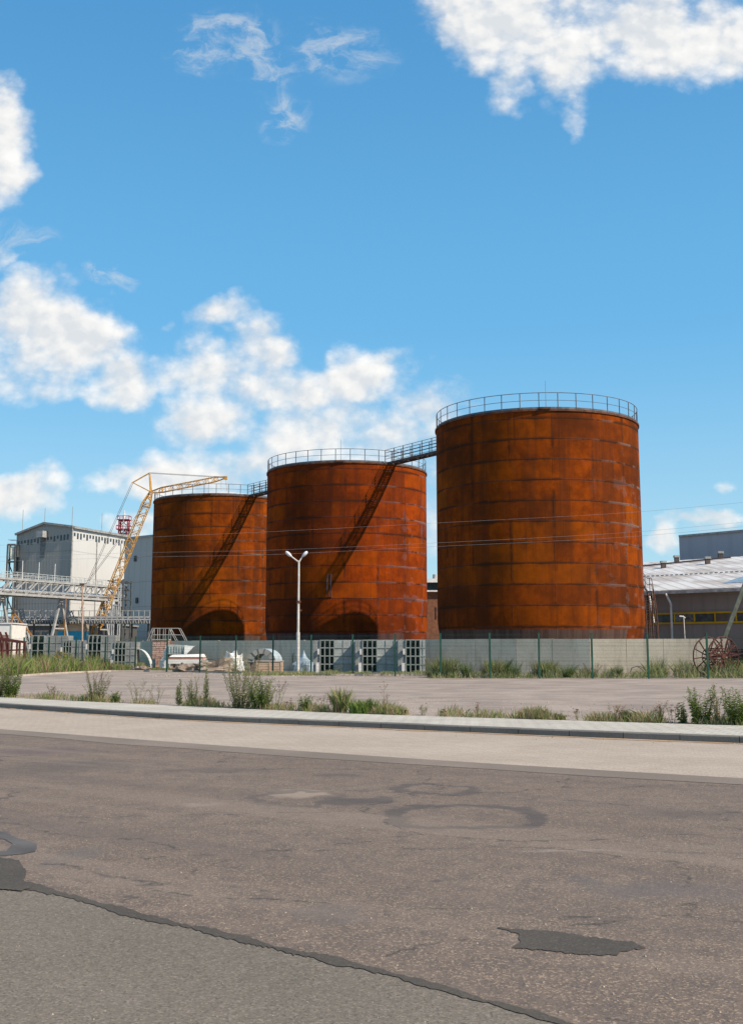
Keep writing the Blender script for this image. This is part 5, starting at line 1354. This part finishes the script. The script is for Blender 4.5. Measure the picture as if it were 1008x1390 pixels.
W = bpy.data.worlds.new('World'); S.world = W; W.cycles.sampling_method = 'MANUAL'; W.cycles.sample_map_resolution = 256; W.use_nodes = True; nt = W.node_tree; nt.nodes.clear(); n = N(nt)
out = n.node('ShaderNodeOutputWorld'); bg = n.node('ShaderNodeBackground'); nt.links.new(bg.outputs[0], out.inputs[0])
sky = n.node('ShaderNodeTexSky', sky_type='NISHITA'); sky.sun_disc = False; sky.sun_elevation = el; sky.sun_rotation = az
sky.air_density = 1.0; sky.dust_density = .6; sky.ozone_density = 2.2; sky.altitude = 100
d = n.node('ShaderNodeTexCoord').outputs['Generated']; x, y, z = n.sep(d)
ys = n.m('MAXIMUM', y, .05)
u = n.m('DIVIDE', x, ys); v = n.m('DIVIDE', z, ys)
pv = n.comb(u, n.m('MULTIPLY', v, 1.25), 0)
warp = n.noise(pv, 7, 3, .6, out=1, dim='2D'); wv3 = n.vm('MULTIPLY', n.vm('SUBTRACT', warp, (.5,.5,.5)), (.075,.075,0))
wf = n.noise(pv, 26, 4, .7, out=1, dim='2D'); wv4 = n.vm('MULTIPLY', n.vm('SUBTRACT', wf, (.5,.5,.5)), (.014,.014,0))
pw = n.vm('ADD', pv, n.vm('ADD', wv3, wv4)); uw, vw, _ = n.sep(pw)
def uvof(px, py): q = ray(px, py); return q[0]/q[1], q[2]/q[1]*1.25
blobs = [ # px, py, rx, ry, weight
 (700,30,140,95,1.4),(770,75,60,85,1.0),(640,35,80,70,1.1),(870,45,130,85,1.5),(980,50,100,75,1.3),(820,-30,240,80,1.2),(780,120,30,55,.8),(690,120,50,40,.45),
 (5,215,56,85,1.5),(-10,160,46,56,1.2),(25,250,40,50,1.2),(0,345,30,24,.7),
 (30,430,85,62,1.25),(90,470,90,60,1.25),(160,510,60,42,1.1),(20,500,80,45,.9),(50,400,60,30,.6),
 (300,430,70,24,.75),(350,470,60,40,.8),(250,460,34,34,.6),(270,500,60,40,.85),(380,530,120,52,1.2),(490,510,70,44,1.15),(290,570,90,45,1.15),(440,590,140,55,1.1),(560,550,50,34,.8),(215,435,18,14,.45),
 (30,680,70,36,1.0),(85,665,28,26,.7),(5,700,60,20,.6),
 (165,655,50,24,1.0),(230,660,60,34,1.0),(290,665,60,30,.8),(140,660,24,18,.6),
 (200,722,40,16,.7),
 (585,690,60,110,.75),(600,640,40,40,.5),(908,744,26,20,.8),(1000,672,30,16,.3),(650,600,40,20,.2),(960,720,70,10,.4),(400,640,200,40,.8)]
acc = None; shade = None
for px, py, rx, ry, w in blobs:
    cu, cv = uvof(px, py)
    dx = n.m('MULTIPLY', n.m('SUBTRACT', uw, cu), F/rx); dy = n.m('MULTIPLY', n.m('SUBTRACT', vw, cv), F/(ry*1.25))
    dd = n.m('ADD', n.m('MULTIPLY', dx, dx), n.m('MULTIPLY', dy, dy))
    fz = n.m('SUBTRACT', w, n.m('MULTIPLY', n.m('MINIMUM', dd, 4.0), max(w, .75)))
    acc = fz if acc is None else n.m('SMOOTH_MAX', acc, fz, .25)
def lobes(q):
    a_ = n.node('ShaderNodeTexVoronoi', feature='SMOOTH_F1', voronoi_dimensions='2D'); n.put(a_.inputs['Vector'], q); a_.inputs['Scale'].default_value = 17; a_.inputs['Smoothness'].default_value = .35
    a_.inputs['Detail'].default_value = 2.5; a_.inputs['Roughness'].default_value = .55; a_.inputs['Lacunarity'].default_value = 2.3
    return n.m('SUBTRACT', .45, a_.outputs[0])
fb = n.noise(pv, 15, 9, .60, dim='2D'); q0 = n.vm('ADD', pv, n.vm('MULTIPLY', wv4, (.8,.8,0)))
l0 = lobes(q0); l1 = lobes(n.vm('ADD', q0, (.007, .011, 0)))
p2 = n.vm('ADD', pv, (.007, .011, 0)); fb2 = n.noise(p2, 15, 9, .60, dim='2D')
dens = n.m('ADD', n.m('ADD', acc, .30), n.m('ADD', n.m('MULTIPLY', n.m('SUBTRACT', fb, .5), 2.3), n.m('MULTIPLY', l0, .9)))
den = n.ss(dens, -.35, 1.25)
den = n.m('MULTIPLY', den, n.ss(y, .05, .2))
oth = n.m('MAXIMUM', n.ss(y, .35, .05), n.ss(z, .62, .8)); od = n.noise(n.vm('MULTIPLY', d, (1, 1, 1.6)), 3.2, 6, .6)  # unseen cloud cover, added behind and overhead to whiten the fill light
den = n.m('MAXIMUM', den, n.m('MULTIPLY', oth, n.ss(od, .52, .66)))
lf = n.noise(pv, 6.5, 5, .6, dim='2D')
lit = n.m('ADD', n.m('ADD', n.m('MULTIPLY', n.m('SUBTRACT', fb, fb2), 1.6), n.m('MULTIPLY', n.m('SUBTRACT', l0, l1), 1.2)), n.m('ADD', n.m('MULTIPLY', n.m('SUBTRACT', lf, .5), 1.3), .70))
thick = n.ss(acc, .75, 1.5); lit = n.m('SUBTRACT', lit, n.m('MULTIPLY', thick, .16))
cc = n.mix(n.ss(lit, .15, .95), (.61,.635,.66), (.75,.745,.73))
cc = n.mix(n.ss(lit, .8, 1.5), cc, (.83,.82,.80))
ele = n.m('ARCSINE', z)
g1 = n.mix(n.ss(ele, .0, .30), (.36,.60,.72), (.118,.405,.70)); g1 = n.mix(n.ss(ele, .20, .66), g1, (.055,.255,.54))
nsk = n.mix(1.0, sky.outputs[0], (.118,.128,.125), 'MULTIPLY')
skc = n.mix(.8, nsk, g1)
# thin wisps
wb = None
for px, py, rx, ry in ((320,55,85,50),(375,85,60,45),(465,72,70,48),(270,80,46,24),(388,150,50,36),(135,385,40,22),(600,530,36,22),(230,755,60,20),(20,330,60,30),(960,725,90,16)):
    cu, cv = uvof(px, py)
    dx = n.m('MULTIPLY', n.m('SUBTRACT', uw, cu), F/rx); dy = n.m('MULTIPLY', n.m('SUBTRACT', vw, cv), F/(ry*1.25))
    f_ = n.m('SUBTRACT', 1.0, n.m('ADD', n.m('MULTIPLY', dx, dx), n.m('MULTIPLY', dy, dy)))
    wb = f_ if wb is None else n.m('MAXIMUM', wb, f_)
fw_ = n.noise(n.vm('MULTIPLY', pw, (1.0, 1.4, 1)), 24, 7, .66, dist=.3, dim='2D')
wden = n.m('MULTIPLY', n.m('MULTIPLY', n.ss(wb, -.3, .9), n.ss(fw_, .40, .72)), .55)
base_c = n.mix(wden, skc, (.60,.62,.63))
fin = n.mix(n.m('MULTIPLY', den, .97), base_c, cc)
n.put(bg.inputs[0], fin); bg.inputs[1].default_value = 1.0

cam = bpy.data.cameras.new('camera'); co = bpy.data.objects.new('camera', cam); COL.objects.link(co)
co.location = (0, 0, EYE); co.rotation_euler = (pi/2+TH, 0, 0)
cam.sensor_fit = 'HORIZONTAL'; cam.sensor_width = 36; cam.lens = 36*F/1008; cam.shift_y = -45/1008
cam.clip_start = .1; cam.clip_end = 6000
S.camera = co
S.view_settings.view_transform = 'Standard'; S.view_settings.look = 'None'; S.view_settings.exposure = .3; S.view_settings.gamma = 1
S.render.resolution_x = 742; S.render.resolution_y = 1024
